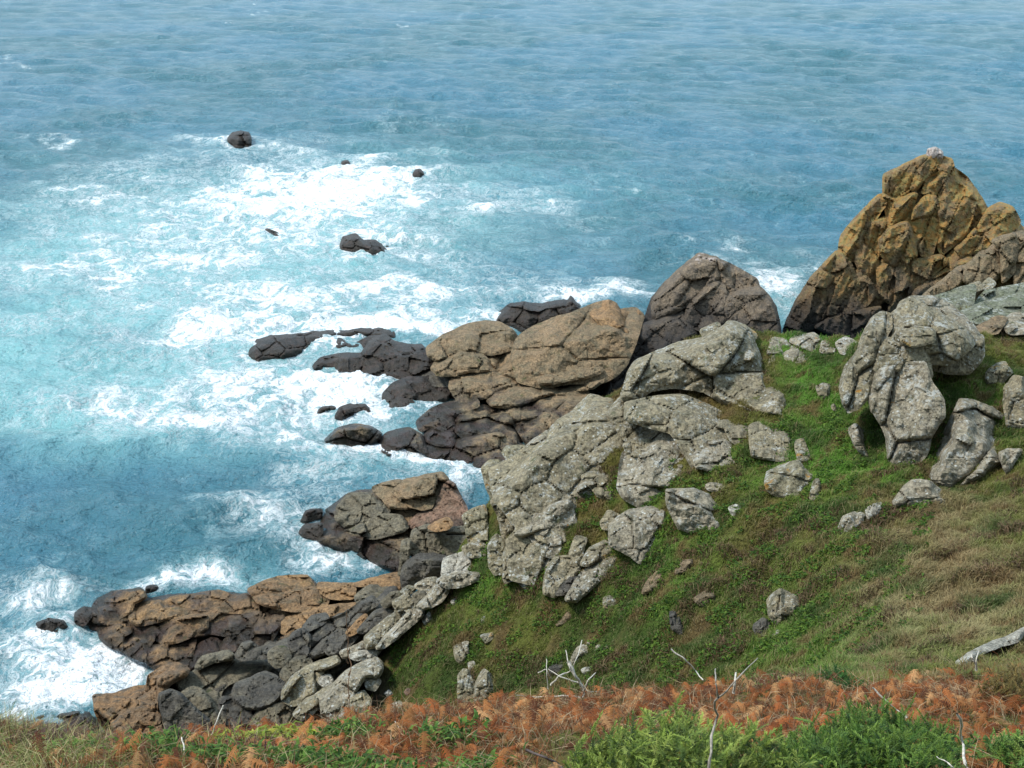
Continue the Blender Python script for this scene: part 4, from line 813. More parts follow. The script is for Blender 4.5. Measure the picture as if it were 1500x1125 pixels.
# ---- slabs top right
SL = outcrop('rock_outcrop', (1450, 470, 66), 'pale green grey tilted slabs striped with grass behind the standing stones', 'rock')
for P, mt, o_, kw in (
 ([(1180,545),(1260,515),(1325,500),(1320,560),(1265,590),(1200,575)], 'slab', .3, {}), ([(1280,590),(1350,560),(1510,525),(1510,600),(1420,620),(1340,660),(1300,630)], 'slab', .5, {}),
 ([(1320,575),(1365,520),(1510,494),(1510,530),(1350,565)], 'slab', .2, {}), ([(1420,630),(1445,600),(1515,585),(1515,660),(1440,662)], 'greylite', 1.0, {}), ([(1308,500),(1340,488),(1355,510),(1320,522)], 'grey', .8, {}),
 ([(1355,495),(1375,478),(1395,495),(1365,518)], 'grey', .8, {}), ([(1330,645),(1400,605),(1432,612),(1405,658),(1340,662)], 'tan', .9, {})):
    Q = T2('c5', P); rock('rock_block', 'c5', P, mt, Y=float(yvis(np.array([Q[:, 0].mean()]), np.array([Q[:, 1].max()]))[0]), lean=.07, out=o_ + .3, parent=SL, rot=.3, asp=3, pillow=.2, **kw)
# ---- loose boulders on the turf
def boulder(c, P, label, mat='greylite', out=.45, **kw):
    out = out * .7
    kw.setdefault('pillow', .12); kw.setdefault('amp', .38); kw.setdefault('brow', .38); kw.setdefault('rough', 1.2)
    if kw.get('cell') is None: Q_ = T2(c, P); kw['cell'] = .75 * float(np.sqrt(np.ptp(Q_[:, 0]) * np.ptp(Q_[:, 1]))) * .025
    Q = T2(c, P); um = Q[:, 0].mean(); vm = Q[:, 1].max(); hh = Q[:, 1].max() - Q[:, 1].min()
    Y = hit(um, vm - .12 * hh)
    kw.setdefault('lean', .012)
    o = rock('boulder', c, P, mat, Y=Y, out=out, **kw)
    if o: tag(o, label, 'boulder')
boulder('c6', [(755,655),(860,652),(930,680),(990,730),(1037,812),(960,824),(860,827),(800,805),(770,745),(752,710)], 'flat topped angular grey boulder with a shaded underside, in front of the big outcrop', 'greylite', .7, cell=3)
boulder('c7', [(855,672),(880,600),(920,520),(960,430),(1000,348),(1040,348),(1130,378),(1192,420),(1202,490),(1142,520),(1152,570),(1172,612),(1110,672),(1030,712),(960,742),(900,712)], 'biggest freestanding grey slab, spotted white and leaning right of the standing stones', 'greylite', .8, cell=4)
boulder('c7', [(1180,300),(1220,253),(1266,258),(1310,290),(1310,470),(1240,482),(1195,462),(1178,380)], 'upright rounded grey boulder cut by the right edge of the picture', 'grey', .8)
boulder('c7', [(1105,240),(1150,200),(1190,193),(1222,235),(1192,272),(1170,297),(1110,287)], 'brown boulder bright with orange lichen among turf near the right edge', 'greyor')
boulder('c7', [(718,770),(760,720),(800,680),(880,684),(932,730),(948,790),(870,804),(790,808),(728,792)], 'rounded pale boulder at the foot of the biggest leaning slab', 'greylite')
boulder('c7', [(1158,570),(1200,553),(1264,558),(1232,612),(1202,668),(1180,642),(1163,602)], 'small wedge shaped stone pinned against the right side of the biggest leaning slab')
boulder('c7', [(193,702),(205,650),(260,620),(340,598),(362,635),(404,650),(392,702),(330,774),(260,762),(210,732)], 'whitish boulder with orange lichen on its top left, right above the flat topped boulder', 'greyor')
boulder('c7', [(378,752),(395,690),(420,676),(444,750),(400,778)], 'narrow grey stone touching the right side of the orange topped whitish boulder', 'grey')
boulder('c7', [(497,882),(518,830),(570,813),(612,820),(602,862),(560,902),(510,914)], 'white speckled stone low on the turf, left one of a touching pair')
boulder('c7', [(610,802),(650,778),(684,772),(662,842),(620,858)], 'pointed white stone, right one of a touching pair on the turf', 'white')
boulder('c7', [(538,480),(570,448),(602,480),(622,540),(652,570),(674,602),(620,604),(578,562)], 'thin slanting spotted stone in the turf below the left leaning slab')
boulder('c7', [(403,300),(440,283),(470,290),(457,362),(425,347)], 'small grey triangular stone on the bright green strip', 'grey', .3)
boulder('c7', [(469,378),(485,363),(497,395),(482,404)], 'tiny stone on bright green grass just below the triangular stone', 'grey', .25)
boulder('c7', [(46,795),(80,783),(118,800),(92,842),(58,827)], 'bright white stone just right of the flat topped boulder', 'white', .3)
boulder('c6', [(898,642),(925,628),(975,640),(988,662),(960,674),(910,660)], 'small lens shaped grey stone just above the flat topped boulder', 'greylite', .3)
boulder('c8', [(1058,242),(1090,180),(1132,148),(1147,165),(1122,200),(1147,217),(1080,250)], 'thin tan pointed stone lying in grass below the flat topped boulder', 'tan', .3)
boulder('c8', [(910,302),(908,260),(935,248),(972,275),(962,302),(930,313)], 'small stone with a bright orange lichen blotch in the lower turf', 'greyor', .3)
boulder('c8', [(1263,267),(1325,223),(1373,260),(1352,292),(1310,300)], 'brownish rectangular stone beside bare earth in the dark hollow', 'tan', .4)
boulder('c8', [(1388,277),(1425,268),(1433,285),(1400,293)], 'little yellowish stone beside the bare earth', 'orange', .25)
boulder('c8', [(1193,152),(1230,108),(1277,108),(1242,162),(1200,174)], 'reddish brown flat stone sunk in turf below the flat topped boulder', 'tan', .3)
boulder('c8', [(298,272),(325,260),(330,285),(305,292)], 'cream stone highest on the left turf slope', 'white', .25)
boulder('c8', [(183,347),(215,316),(232,350),(195,370)], 'cream stone beside the edge of the pale ridge', 'white', .3)
boulder('c8', [(410,362),(430,328),(442,350),(420,378)], 'small upright pointed stone on the left turf slope', 'white', .25)
boulder('c8', [(416,410),(465,398),(478,430),(440,448)], 'squarish cream stone with a yellow tinge on the left turf slope', 'greyor', .3)
boulder('c8', [(310,462),(335,432),(355,470),(372,500),(345,532),(320,512)], 'dark sided grey stone, left half of a split pair on the lower turf', 'grey', .35)
boulder('c8', [(343,440),(370,432),(378,492),(355,472)], 'slim grey stone, right half of a split pair on the lower turf', 'greylite', .4)
boulder('c8', [(366,522),(395,513),(400,545),(375,557)], 'small round stone between the split pair and the twin slabs', 'greylite', .3)
boulder('c8', [(326,690),(328,570),(350,543),(385,550),(402,600),(382,690)], 'upright yellowish slab, left one of the twin slabs rising from the ferns', 'greyor', .5)
boulder('c8', [(393,680),(395,600),(430,541),(470,570),(497,600),(462,670)], 'upright grey slab, right one of the twin slabs rising from the ferns', 'grey', .5)
boulder('c8', [(768,525),(800,460),(850,433),(877,440),(850,482),(790,530)], 'slanting pale stone behind the dead white branches', 'greylite', .35)
boulder('c8', [(718,382),(730,340),(790,308),(803,340),(770,372)], 'brown earthy rock half buried in the middle of the lower turf', 'tan', .25)
boulder('c8', [(1180,385),(1173,308),(1200,318),(1252,400),(1242,432)], 'dark narrow rock leaning in the shaded hollow', 'darkrock', .35)
boulder('c8', [(873,470),(880,450),(900,443),(908,470),(890,478)], 'little grey stone, left one beside the slanting pale stone', 'grey', .3)
boulder('c8', [(908,465),(915,448),(938,443),(938,472),(918,475)], 'little grey stone, farther right beside the slanting pale stone', 'grey', .3)
boulder('c8', [(688,535),(740,503),(772,530),(735,575),(700,570)], 'dark grey rock behind the left end of the dead branches', 'darkrock', .3)
boulder('c8', [(818,548),(860,533),(878,550),(832,568)], 'flat cream stone at the right of the dead branches', 'white', .3)
boulder('c8', [(50,690),(100,668),(120,690),(100,730),(60,730)], 'grey white stone at the fern edge below the pale ridge', 'greylite', .35)
boulder('c8', [(32,640),(55,628),(72,645),(50,662)], 'small pale stone in the turf at the foot of the pale ridge', 'white', .3)
boulder('c8', [(112,640),(130,618),(148,640),(130,655)], 'small pinkish stone at the fern edge right of the pale ridge foot', 'tanpink', .3)
boulder('d1', [(366,300),(388,268),(430,243),(482,268),(518,290),(502,352),(452,394),(410,420),(378,370)], 'rounded grey lichened boulder in the grassy hollow, grass on its top', 'grey', .5)
boulder('d1', [(308,402),(350,370),(382,390),(384,452),(332,468),(308,430)], 'square dark grey stone left of the rounded hollow boulder', 'darkrock', .4)
boulder('d1', [(386,464),(408,428),(438,428),(416,470)], 'thin white stone below the rounded hollow boulder', 'white', .3)
boulder('d1', [(1185,580),(1250,528),(1330,488),(1430,448),(1515,408),(1515,440),(1475,482),(1400,504),(1300,545),(1250,580)], 'long low pale slab slanting through dry grass at the right edge', 'white', 2.6, lean=.03, cell=1.2, gx=.02)
boulder('c7', [(-30,100),(0,60),(10,80),(-10,120)], 'small grey knob on the ridge crest', 'grey', .5)
build_sea()
# ------------------------------------------------------------------ vegetation
RS = np.random.RandomState(77)
def leafmat(name, rough=.7, trans=.25, spec=.2):
    n = NT(name); a = n.attr('col'); n.l(a.outputs[0], n.b.inputs['Base Color']); n.b.inputs['Roughness'].default_value = rough
    n.b.inputs['Specular IOR Level'].default_value = spec
    if trans:
        tr = n.n('ShaderNodeBsdfTranslucent'); n.l(a.outputs[0], tr.inputs[0]); mx = n.n('ShaderNodeMixShader'); mx.inputs[0].default_value = trans
        n.l(n.b.outputs[0], mx.inputs[1]); n.l(tr.outputs[0], mx.inputs[2]); n.l(mx.outputs[0], n.out.inputs[0])
    return n.m
def blades(name, P, C, hgt, wid, lean, mat, label, cat, ldir=None, seg=2, k='stuff'):
    """tapered curved blades rooted at P"""
    n = len(P); az = RS.rand(n) * 6.283 if ldir is None else ldir + RS.normal(0, .9, n)
    dx, dy = np.cos(az), np.sin(az); wa = RS.rand(n) * 6.283; wx, wy = np.cos(wa) * wid / 2, np.sin(wa) * wid / 2
    V = np.zeros((n, 5, 3)); Cc = np.repeat(C[:, None], 5, 1)
    mid = P + np.stack([dx * lean * hgt * .25, dy * lean * hgt * .25, hgt * .6], -1); tip = P + np.stack([dx * lean * hgt, dy * lean * hgt, hgt * (1 - .35 * lean)], -1)
    wv = np.stack([wx, wy, wx * 0], -1)
    V[:, 0] = P - wv; V[:, 1] = P + wv; V[:, 2] = mid + wv * .8; V[:, 3] = mid - wv * .8; V[:, 4] = tip
    b = np.arange(n)[:, None] * 5
    F3 = np.concatenate([b + [0, 1, 2], b + [0, 2, 3], b + [3, 2, 4]], 0)
    o = mesh(name, V.reshape(-1, 3), F3, mat, base=(0, 0, 0), smooth=False, attrs={'col': Cc.reshape(-1, 3)})
    return kind(tag(o, label, cat), k)
LEAF = leafmat('grass_blades'); FERN = leafmat('dead_fern', .8, .3, .1); GOR = leafmat('gorse_green', .6, .2, .3)
# turf on the hillside
N = 1100000
y = 24 + 52 * RS.rand(N) ** 1.25; x = (RS.rand(N) * 1.5 - .42) * (y * .42 + 2)
z = zg(x, y); u, v = px(np.stack([x, y, z], -1))
dens = np.clip(.75 + 1.3 * fbm(x / .7, y / .7, 301, 3), .15, 1)
ok = (z > 4.3) & (u > -60) & (u < 1600) & (v < 1060) & (v > 400) & (RS.rand(N) < dens) & ~((u < 575) & (y > 40)) & (u > 520)
x, y, z = x[ok], y[ok], z[ok]; P = np.stack([x, y, z - .02], -1); C = gcol(P)
h = (.10 + .17 * RS.rand(len(x))) * (1 + .9 * np.clip(fbm(x / 1.1, y / 1.1, 311, 3) * 2, -.5, 1)); u, v = px(P)
h *= 1 + .6 * np.exp(-((u - 1380) / 130) ** 2 - ((v - 860) / 90) ** 2)
C = C * (.7 + .75 * RS.rand(len(x)))[:, None]; br = RS.rand(len(x)) < .14; C[br] = C[br] * .4 + np.array(STRAW) * .6
blades('turf_grass', P, C, h, .014 + .022 * RS.rand(len(x)), .5 + .7 * RS.rand(len(x)), LEAF, 'green and brown turf grass covering the hillside between the rocks', 'grass', ldir=.6 + 1.2 * fbm(x / 4, y / 4, 5, 2))
# brown heather clumps on the slope
N = 260000
y = 28 + 34 * RS.rand(N); x = (RS.rand(N) * 1.5 - .42) * (y * .42 + 2); z = zg(x, y); u, v = px(np.stack([x, y, z], -1))
cl_ = fbm(x / 1.7, y / 1.7, 451, 4, .6) + .25 * np.exp(-((u - 1060) / 130) ** 2 - ((v - 860) / 60) ** 2) + .2 * np.exp(-((u - 1300) / 90) ** 2 - ((v - 780) / 40) ** 2) - .25 * np.exp(-((u - 1200) / 60) ** 2 - ((v - 620) / 100) ** 2)
ok = (cl_ > .20) & (z > 4.8) & (u > 585) & (u < 1600) & (v > 480) & (v < 1010); x, y, z, cl_ = x[ok], y[ok], z[ok], cl_[ok]; n_ = len(x)
C = np.array([(.11, .07, .035), (.16, .10, .05), (.07, .05, .025), (.10, .10, .03), (.20, .13, .075)])[RS.randint(0, 5, n_)] * (.6 + .7 * RS.rand(n_))[:, None]
blades('heath', np.stack([x, y, z + .25 * np.clip(cl_ - .2, 0, .3) * RS.rand(n_)], -1), C, .14 + .5 * np.clip(cl_ - .2, 0, .35) + .12 * RS.rand(n_), .02 + .02 * RS.rand(n_), .3 + .9 * RS.rand(n_), LEAF, 'low brown heather clumps scattered over the turf slope', 'heather')
# low broad-leaved plants and moss tufts in the turf
N = 90000
y = 34 + 22 * RS.rand(N); x = (RS.rand(N) * 1.2 - .4) * (y * .42); z = zg(x, y); u, v = px(np.stack([x, y, z], -1))
c1 = fbm(x / 1.0, y / 1.0, 401, 3)
ok = (c1 > .10) & (z > 4.5) & (u > 570) & (v > 560) & (v < 1010); x, y, z = x[ok], y[ok], z[ok]; n_ = len(x)
P = np.stack([x, y, z + .03 + .16 * RS.rand(n_)], -1); C = np.array([(.035, .075, .012), (.06, .12, .015), (.10, .16, .02)])[RS.randint(0, 3, n_)] * (.7 + .6 * RS.rand(n_))[:, None]
blades('low_plants', P, C, .06 + .06 * RS.rand(n_), .06 + .04 * RS.rand(n_), 1.3 + RS.rand(n_), LEAF, 'dark green leafy low plants scattered through the turf', 'plants')
# bracken
def frond(rs, curl):
    V = []; Fc = []; L = 1.0; n = 19; st = .2
    def arc(t):  # position along the rachis
        a = .25 + curl * t; return np.array([.55 * t ** 1.2 + .12 * t * t * curl, .03 * math.sin(5 * t + curl), .95 * t - .85 * curl * t * t * .62])
    pts = [arc(i / 22) for i in range(23)]
    for i in range(22):
        w = .010 * (1 - i / 24); b = len(V); p, q = pts[i], pts[i + 1]
        V += [p + [0, -w, 0], p + [0, w, 0], q + [0, w, 0], q + [0, -w, 0]]; Fc += [(b, b + 1, b + 2), (b, b + 2, b + 3)]
    for i in range(n):
        t = st + (1 - st) * (i + .5) / n; p = arc(t); tg = arc(t + .02) - p; tg /= np.linalg.norm(tg)
        ln = .31 * math.sin(math.pi * min(1, (.18 + .82 * (1 - (t - st) / (1 - st))))) ** .8 * (.8 + .4 * rs.rand())
        for sgn in (-1, 1):
            side = np.array([0, sgn, 0]); up = np.cross(tg, side) * sgn
            d = side * .86 + tg * .42; dr = .4 + rs.rand() * 1.0; tw = rs.normal(0, .6)
            pr = p; w0 = .017; m = 5; b = len(V)
            for k in range(m + 1):
                s = k / m; c = p + d * ln * s + np.array([0, 0, -1]) * ln * dr * s * s + up * tw * ln * s * s * .5
                ww = w0 * (1 - s) ** .7 * (1.25 if k % 2 else .6) + .001
                V += [c - tg * ww, c + tg * ww]
            for k in range(m): a = b + 2 * k; Fc += [(a, a + 1, a + 3), (a, a + 3, a + 2)]
    return np.array(V), np.array(Fc)
TPL = [frond(np.random.RandomState(i), c) for i, c in enumerate((.5, .8, 1.1, 1.35, .95, .2))]
def scatter(name, tpls, P, sc, C, mat, label, cat, tilt=.35, tipc=None, k='stuff'):
    Vs, Fs, Cs = [], [], []; off = 0; ti = RS.randint(0, len(tpls), len(P))
    for j, (V0, F0) in enumerate(tpls):
        I = np.nonzero(ti == j)[0]; n = len(I)
        if n == 0: continue
        az = RS.rand(n) * 6.283; ca, sa = np.cos(az), np.sin(az); ta = RS.normal(0, tilt, n); tb = RS.normal(0, tilt, n)
        V = np.repeat(V0[None], n, 0) * sc[I][:, None, None]
        X = V[..., 0] * ca[:, None] - V[..., 1] * sa[:, None]; Yy = V[..., 0] * sa[:, None] + V[..., 1] * ca[:, None]; Z = V[..., 2]
        X2 = X + Z * np.sin(ta)[:, None]; Y2 = Yy + Z * np.sin(tb)[:, None]; Z2 = Z * np.cos(ta)[:, None] * np.cos(tb)[:, None]
        W_ = np.stack([X2, Y2, Z2], -1) + P[I][:, None]
        c = np.repeat(C[I][:, None], len(V0), 1) * (.8 + .4 * RS.rand(n, len(V0), 1))
        if tipc is not None:
            tt = np.clip(V0[:, 2] / V0[:, 2].max(), 0, 1)[None, :, None] ** 1.5; c = c * (1 - tt * .6) + np.array(tipc) * tt * .6 * (.5 + RS.rand(n, 1, 1))
        Vs.append(W_.reshape(-1, 3)); Cs.append(c.reshape(-1, 3)); Fs.append((F0[None] + (np.arange(n) * len(V0))[:, None, None]).reshape(-1, 3) + off); off += n * len(V0)
    o = mesh(name, np.concatenate(Vs), np.concatenate(Fs), mat, base=(0, 0, 0) if k else None, smooth=False, attrs={'col': np.concatenate(Cs)})
    if k: kind(tag(o, label, cat), k)
    return o
def fgpts(N, ymin, ymax, umin, umax, vfun=None):
    y = ymin + (ymax - ymin) * RS.rand(N) ** .8; uu = umin + (umax - umin) * RS.rand(N)
    x = (uu - 750) / F * y * 1.24; z = zg(x, y); return x, y, z
x, y, z = fgpts(19000, 10.5, 27.5, -120, 1680)
P = np.stack([x, y, z], -1); u, v = px(P); g = fbm(x / 1.6, y / 1.6, 501, 3)
crest = np.interp(u, [-100, 0, 200, 400, 600, 800, 1000, 1200, 1350, 1500, 1700], [1092, 1088, 1105, 1080, 1058, 1040, 1025, 1012, 1005, 1000, 995])
ok = (v > crest - 8) & (g > -.32) & ~((u < 210) & (RS.rand(len(x)) < .35)) & ~((u < 520) & (v > 1118) & (RS.rand(len(x)) < .5))
P = P[ok]; n_ = len(P); pal = np.array([(.32, .115, .038), (.24, .075, .025), (.36, .155, .055), (.11, .042, .022), (.42, .23, .10), (.28, .088, .028)])
C = pal[RS.randint(0, 6, n_)] * (.7 + .6 * RS.rand(n_))[:, None]
scatter('bracken', TPL, P, .15 + .28 * RS.rand(n_) ** 1.5, C, FERN, 'rust brown dead bracken fronds covering the slope along the bottom edge', 'bracken', .75)
# litter of dead stems between the fronds
x, y, z = fgpts(46000, 10.5, 28, -120, 1680); P = np.stack([x, y, z - .02], -1); u, v = px(P); ok = (v > 975); P = P[ok]; n_ = len(P)
C = np.array([(.20, .10, .05), (.30, .20, .11), (.13, .07, .04), (.40, .30, .18), (.24, .09, .035)])[RS.randint(0, 5, n_)] * (.6 + .6 * RS.rand(n_))[:, None]
blades('dry_stems', P, C, .12 + .32 * RS.rand(n_), .006 + .010 * RS.rand(n_), .6 + 1.0 * RS.rand(n_), FERN, 'tangle of dry brown and straw stems beneath the bracken', 'dry stems')
# tall grass, heather and leafy undergrowth at the bottom left
x, y, z = fgpts(30000, 11, 17.5, -120, 560); P = np.stack([x, y, z - .02], -1); u, v = px(P)
ok = (RS.rand(len(u)) < np.clip(.55 - u / 380, .03, .45)) & (fbm(x / .8, y / .8, 601, 3) > -.2); P = P[ok]; n_ = len(P)
C = np.array([(.30, .27, .10), (.20, .22, .06), (.42, .36, .18), (.12, .18, .04)])[RS.randint(0, 4, n_)] * (.7 + .6 * RS.rand(n_))[:, None]
blades('tall_grass', P, C, .18 + .38 * RS.rand(n_), .006 + .006 * RS.rand(n_), .3 + .8 * RS.rand(n_), LEAF, 'tall straw coloured grass at the bottom left corner', 'grass')
x, y, z = fgpts(24000, 13, 18.5, -120, 460); P = np.stack([x, y, z], -1); u, v = px(P)
ok = (fbm(x / 1.0, y / 1.0, 611, 3) > -.05) & (RS.rand(len(u)) < np.clip(1.2 - u / 430, .15, 1)) & (v < 1118); P = P[ok]; n_ = len(P)
C = np.array([(.11, .06, .065), (.16, .09, .08), (.08, .05, .045), (.20, .13, .09)])[RS.randint(0, 4, n_)] * (.7 + .6 * RS.rand(n_))[:, None]
blades('heather', P, C, .15 + .28 * RS.rand(n_), .007 + .008 * RS.rand(n_), .2 + .7 * RS.rand(n_), FERN, 'purplish brown withered heather along the lower left edge', 'heather')
def leaves(name, spots, label, cat, pal):
    Ps, Cs = [], []
    for (uu, vv, Y, r, n) in spots:
        c = at(uu, vv, Y); q = RS.normal(0, 1, (n, 3)) * np.array([r, r, r * .33]); p = c + q; gz = zg(p[:, 0], p[:, 1]); p[:, 2] = gz + .05 + np.abs(q[:, 2]) * 1.3 + .12 * RS.rand(n)
        Ps.append(p); Cs.append(np.array(pal)[RS.randint(0, len(pal), n)] * (.7 + .6 * RS.rand(n))[:, None])
    P = np.concatenate(Ps); n = len(P)
    blades(name, P, np.concatenate(Cs), .04 + .05 * RS.rand(n), .03 + .03 * RS.rand(n), 1.2 + 1.2 * RS.rand(n), LEAF, label, cat)
leaves('undergrowth', [(230,1110,14,.2,500),(300,1120,13.5,.2,500),(370,1125,13.2,.25,700),(440,1122,13.4,.22,600),(500,1125,12.8,.25,500),(100,1095,14.5,.2,350),(590,1122,12.7,.3,300),(255,1085,15,.15,400),(660,1075,15,.2,220),(505,1075,16,.2,300),(1100,1000,22,.25,300),(1440,1080,14,.25,500),(700,1110,13,.2,200)],
       'bright green leafy undergrowth along the bottom left edge', 'undergrowth', [(.055, .12, .02), (.085, .16, .025), (.035, .075, .015), (.12, .19, .035)])
leaves('yellow_plants', [(335,1078,16,.12,220),(378,1090,15.5,.15,300),(415,1085,15.8,.16,320),(432,1075,16,.1,160)], 'yellow green leafy plants among the rust bracken at lower left', 'plants', [(.24, .27, .03), (.17, .24, .03), (.30, .30, .05)])
# gorse
def shoot(rs):
    V = []; Fc = []; L = 1.0
    def spine(p, d, l, w):
        a = np.cross(d, [0.3, .2, 1]); a /= np.linalg.norm(a) + 1e-6; b = len(V); V.extend([p - a * w, p + a * w, p + d * l]); Fc.append((b, b + 1, b + 2))
    for i in range(30):
        t = (i + .5) / 30; p = np.array([.12 * t * t, 0, t]); az = i * 2.4 + rs.rand(); e = .35 + .7 * t
        d = np.array([math.cos(az) * math.cos(e), math.sin(az) * math.cos(e), math.sin(e)]); spine(p, d, .34 * (1.1 - .6 * t) * (.5 + .9 * rs.rand()), .045)
    spine(np.array([0, 0, 0]), np.array([.12, 0, 1.]), 1.15, .03)
    return np.array(V), np.array(Fc)
SH = [shoot(np.random.RandomState(50 + i)) for i in range(4)]
def bush(lobes, label, pal, nd=260, sc=.2, tip=(.22, .42, .10)):
    c0 = at(*lobes[0][:3]); c0[2] = zg(c0[0], c0[1])
    root = thing('gorse_bush', c0, label, 'bush', 'gorse bushes'); Ps = []; 
    for (uu, vv, Y, r) in lobes:
        c = at(uu, vv, Y); n = int(nd * (r / .5) ** 2)
        d = RS.normal(0, 1, (n, 3)); d[:, 2] = np.abs(d[:, 2]) * .9 - .15; d /= np.linalg.norm(d, axis=1)[:, None]
        rr = r * (.55 + .5 * RS.rand(n) ** .6) * (1 + .75 * gn(d[:, 0] * 2.6 + uu, d[:, 1] * 2.6 + vv, 3) + .35 * gn(d[:, 0] * 7 + uu, d[:, 1] * 7 + vv + d[:, 2] * 5, 4))
        Ps.append(c + d * rr[:, None] * np.array([1, 1, .75]))
    P = np.concatenate(Ps); n = len(P); C = np.array(pal)[RS.randint(0, len(pal), n)] * (.65 + .6 * RS.rand(n))[:, None]
    o = scatter('foliage', SH, P, sc * (.7 + .6 * RS.rand(n)), C, GOR, '', '', .55, tip, k=None)
    o.parent = root; o.location = np.array(o['_b']) - np.array(root['_b'])
    V, Fc = [], []
    for p in P[:: max(1, n // 60)]:
        b = len(V); a = c0 + RS.normal(0, .12, 3) * [1, 1, 0]; w = .012
        V += [a + [-w, 0, 0], a + [w, 0, 0], a + [0, w, 0], p + [0, 0, .02]]; Fc += [(b, b + 1, b + 3), (b + 1, b + 2, b + 3), (b + 2, b, b + 3)]
    mesh('stems', V, Fc, TW['brown'], parent=root, smooth=False)
def twmat(name, c):
    n = NT(name); n.l(n.mix(n.mapr(n.noise(40, 3), .35, .65), c, tuple(k * .55 for k in c)), n.b.inputs['Base Color']); n.b.inputs['Roughness'].default_value = .85; return n.m
TW = {'pale': twmat('bleached_wood', (.62, .56, .46)), 'brown': twmat('dry_stem', (.25, .14, .07)), 'grey': twmat('grey_stem', (.36, .31, .25)), 'dark': twmat('dark_twig', (.12, .09, .08))}
BG = [(.11, .17, .025), (.16, .22, .035), (.045, .08, .015), (.24, .28, .06)]
bush([(1000,1112,9.6,.34),(930,1132,9.2,.30),(1065,1130,9.2,.32),(900,1118,9.8,.18),(1110,1140,9.0,.3),(985,1140,8.8,.4),(880,1140,9.2,.25)], 'wide bright green spiky gorse bush at the bottom centre right', BG, 520, .14, (.34, .42, .08))
bush([(1235,1092,10.6,.26),(1290,1088,10.7,.32),(1345,1108,10.2,.26),(1210,1122,9.8,.28),(1270,1125,9.5,.36),(1165,1118,10,.2),(1372,1100,10.6,.18),(1330,1140,9.2,.3),(1180,1140,9.2,.3)], 'dense darker green gorse bush at bottom right, left of the pale dead stalk', [(.045, .11, .014), (.075, .15, .02), (.025, .065, .01), (.10, .18, .028)], 520, .14, tip=(.22, .31, .05))
bush([(1228,1002,20.5,.22),(1245,1012,20,.2),(1210,998,20.5,.15)], 'small dark green gorse clump poking out of the bracken just above the bright bushes', [(.03, .09, .012), (.04, .12, .02)], 420, .14, (.07, .15, .03))
bush([(1475,1010,18.5,.30),(1500,1020,18,.35),(1450,1018,18.5,.2)], 'olive brown withered bush at the right edge in the bracken', [(.17, .12, .03), (.22, .15, .04), (.12, .10, .025)], 420, .13, (.28, .2, .07))
bush([(1485,1118,11,.22),(1510,1110,11,.25)], 'little green gorse tuft in the bottom right corner', BG, 420, .16)
# twigs
def tube(V, Fc, pts, r0, r1, k=5):
    pts = np.array(pts, float); n = len(pts); tt = np.linspace(0, 1, max(4, n * 4)); ii = np.linspace(0, n - 1, len(tt))
    Q = np.stack([np.interp(ii, range(n), pts[:, j]) for j in range(3)], 1)
    ph = RS.rand() * 6; Q[1:-1] += np.stack([gn(ii[1:-1] * 1.7 + ph, ii[1:-1] * 0, 1), gn(ii[1:-1] * 1.7, ii[1:-1] * 0 + ph, 2), gn(ii[1:-1] * 1.3, ii[1:-1] * 0 + ph, 3)], 1) * np.linalg.norm(pts[-1] - pts[0]) * .03
    b = len(V)
    for i, p in enumerate(Q):
        t = Q[min(i + 1, len(Q) - 1)] - Q[max(i - 1, 0)]; t /= np.linalg.norm(t) + 1e-9; a = np.cross(t, [0, 1, .1]); a /= np.linalg.norm(a) + 1e-9; c = np.cross(t, a)
        r = (r0 + (r1 - r0) * tt[i]) * (1 + .25 * RS.rand())
        for j in range(k): an = 6.283 * j / k; V.append(p + r * (math.cos(an) * a + math.sin(an) * c))
        if i:
            for j in range(k):
                p0 = b + (i - 1) * k; q = (j + 1) % k; Fc.append((p0 + j, p0 + q, p0 + k + q)); Fc.append((p0 + j, p0 + k + q, p0 + k + j))
    Fc.append((b, b + 1, b + 2)); e = b + (len(Q) - 1) * k; Fc.append((e, e + 1, e + 2))
def twig(nm, lines, label, mat, cat='twig', c='o'):
    V, Fc = [], []
    for (pts, Y, w0, w1) in lines:
        q = T2(c, pts); n = len(q); Ys = np.array([Y + .10 * i * ((-1) ** i) for i in range(n)]); mp = Y / F
        tube(V, Fc, at(q[:, 0], q[:, 1], Ys), w0 * mp * .33, w1 * mp * .33)
    tag(mesh(nm, V, Fc, TW[mat]), label, cat)
twig('dried_flower', [([(1036,1180),(1040,1120),(1047,1055),(1052,1022)], 6.2, 8, 5), ([(1052,1022),(1049,1000),(1048,980)], 6.2, 5, 3), ([(1052,1022),(1078,998),(1110,964)], 6.2, 5, 2)], 'near forked grey stem rising over the bright gorse bush', 'grey', 'stem')
twig('dead_stalk', [([(1420,1170),(1415,1125),(1410,1085),(1402,1046)], 7.2, 9, 6), ([(1410,1140),(1392,1120),(1372,1108)], 7.2, 5, 2)], 'thick pale dead stalk standing near the bottom right corner', 'pale', 'stalk')
twig('dead_stalk', [([(273,1122),(270,1100),(266,1080)], 13.2, 5, 3.5)], 'short white broken stalk upright in the green at bottom left', 'pale', 'stalk')
twig('dead_stalk', [([(309,1080),(316,1060),(327,1033)], 15.8, 3.5, 2.5)], 'slanting pale stick in front of the dark grey slab rocks at lower left', 'pale', 'stick')
twig('flower_stem', [([(512,1060),(511,1000),(510,940),(508,885)], 19.4, 2.6, 1.2)] + [([(510,1040 - 17 * i),(513 if i % 2 else 507,1034 - 17 * i)], 19.4, 3, 1.5) for i in range(9)], 'tall thin reddish brown seed stem crossing the pale ridge', 'brown', 'stem')
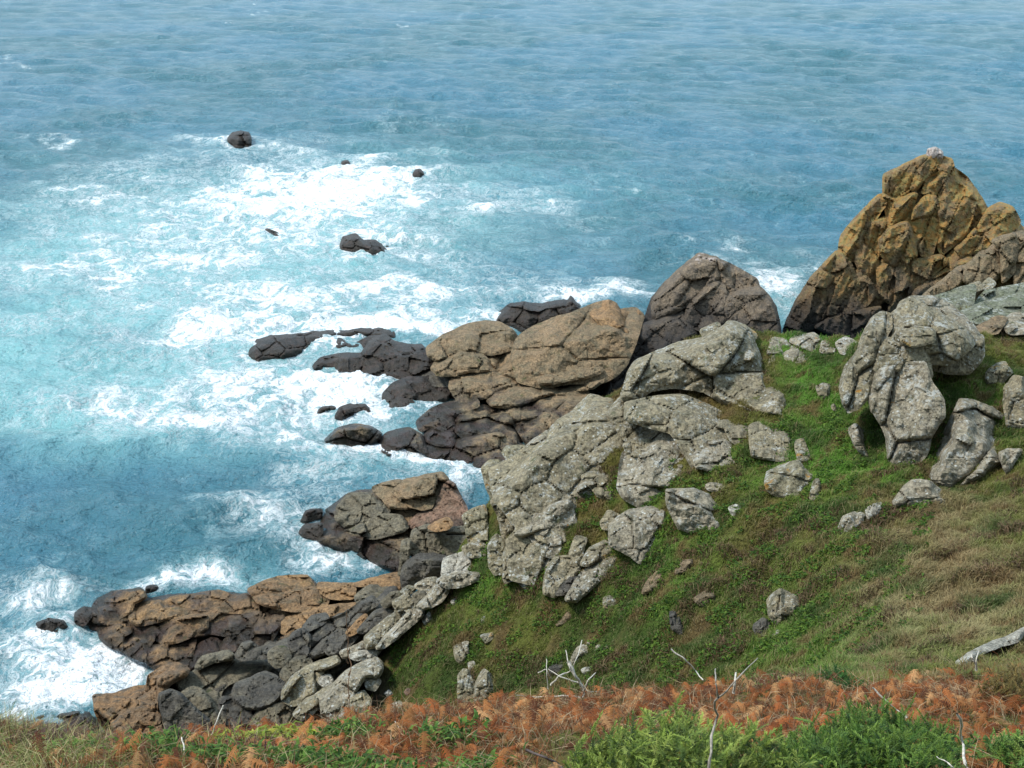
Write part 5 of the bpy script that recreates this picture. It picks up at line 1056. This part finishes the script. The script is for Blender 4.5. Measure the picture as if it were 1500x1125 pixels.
twig('dead_branch', [([(770,515),(800,575),(832,632),(830,695)], 20.5, 9, 5), ([(800,575),(775,540),(760,470)], 20.5, 5, 2), ([(832,632),(850,590),(880,560)], 20.5, 5, 2), ([(815,600),(740,575),(690,545)], 20.6, 4, 1.5), ([(825,660),(740,650),(640,660),(560,650)], 20.4, 4, 1.5), ([(700,610),(730,580),(770,560),(800,520),(825,430)], 20.7, 5, 2), ([(690,625),(685,560),(683,505)], 20.4, 3, 1.5), ([(830,670),(790,655),(740,650)], 20.4, 5, 2), ([(815,600),(850,640),(890,635)], 20.5, 4, 1.5), ([(650,560),(680,545),(705,585)], 20.5, 3, 1.5)], 'tangled bleached white dead branches at the top of the bracken, centre', 'pale', 'branches', 'c8')
twig('twig', [([(1180,465),(1235,505),(1275,545),(1310,590)], 19.5, 4, 3)], 'thin arching pale twig above the bracken left of the forked stem', 'pale', 'twig', 'c8')
twig('twig', [([(835,682),(900,750),(940,780),(988,815)], 16.5, 5, 3), ([(940,780),(985,812),(1000,830)], 16.5, 3, 2)], 'straight white twig lying over ferns above the darker gorse bush', 'pale', 'twig', 'd1')
twig('twig', [([(1290,605),(1290,560),(1300,520)], 23, 6, 2), ([(1290,570),(1268,548),(1255,560)], 23, 5, 2), ([(1290,580),(1275,560),(1270,535)], 23, 4, 2)], 'small white dead shrub standing in front of the long pale slab', 'pale', 'twig', 'd1')
twig('twig', [([(65,838),(105,800),(78,755)], 16.5, 5, 3), ([(105,800),(85,805)], 16.5, 4, 2)], 'bent white twig among rust ferns below the pale ridge', 'pale', 'twig', 'c8')
twig('twig', [([(395,820),(398,770),(385,700)], 17.5, 5, 3), ([(398,770),(360,730),(340,712)], 17.5, 4, 2)], 'upright straw coloured twig in the ferns below the twin slabs', 'pale', 'twig', 'c8')
twig('twig', [([(600,868),(680,898),(730,925),(760,960)], 12.5, 7, 5)], 'dark bare twig at the bottom edge left of the gorse', 'dark', 'twig', 'c8')
twig('twig', [([(1430,640),(1436,600),(1440,560)], 16.5, 7, 4)], 'short white stub just right of the forked grey stem', 'pale', 'twig', 'c8')
twig('twig', [([(700,835),(760,800),(820,785),(870,790)], 15, 4, 2), ([(740,845),(780,815),(810,800)], 15, 4, 2)], 'dry pale stems lying flat on the ferns in the middle', 'grey', 'twig', 'c8')
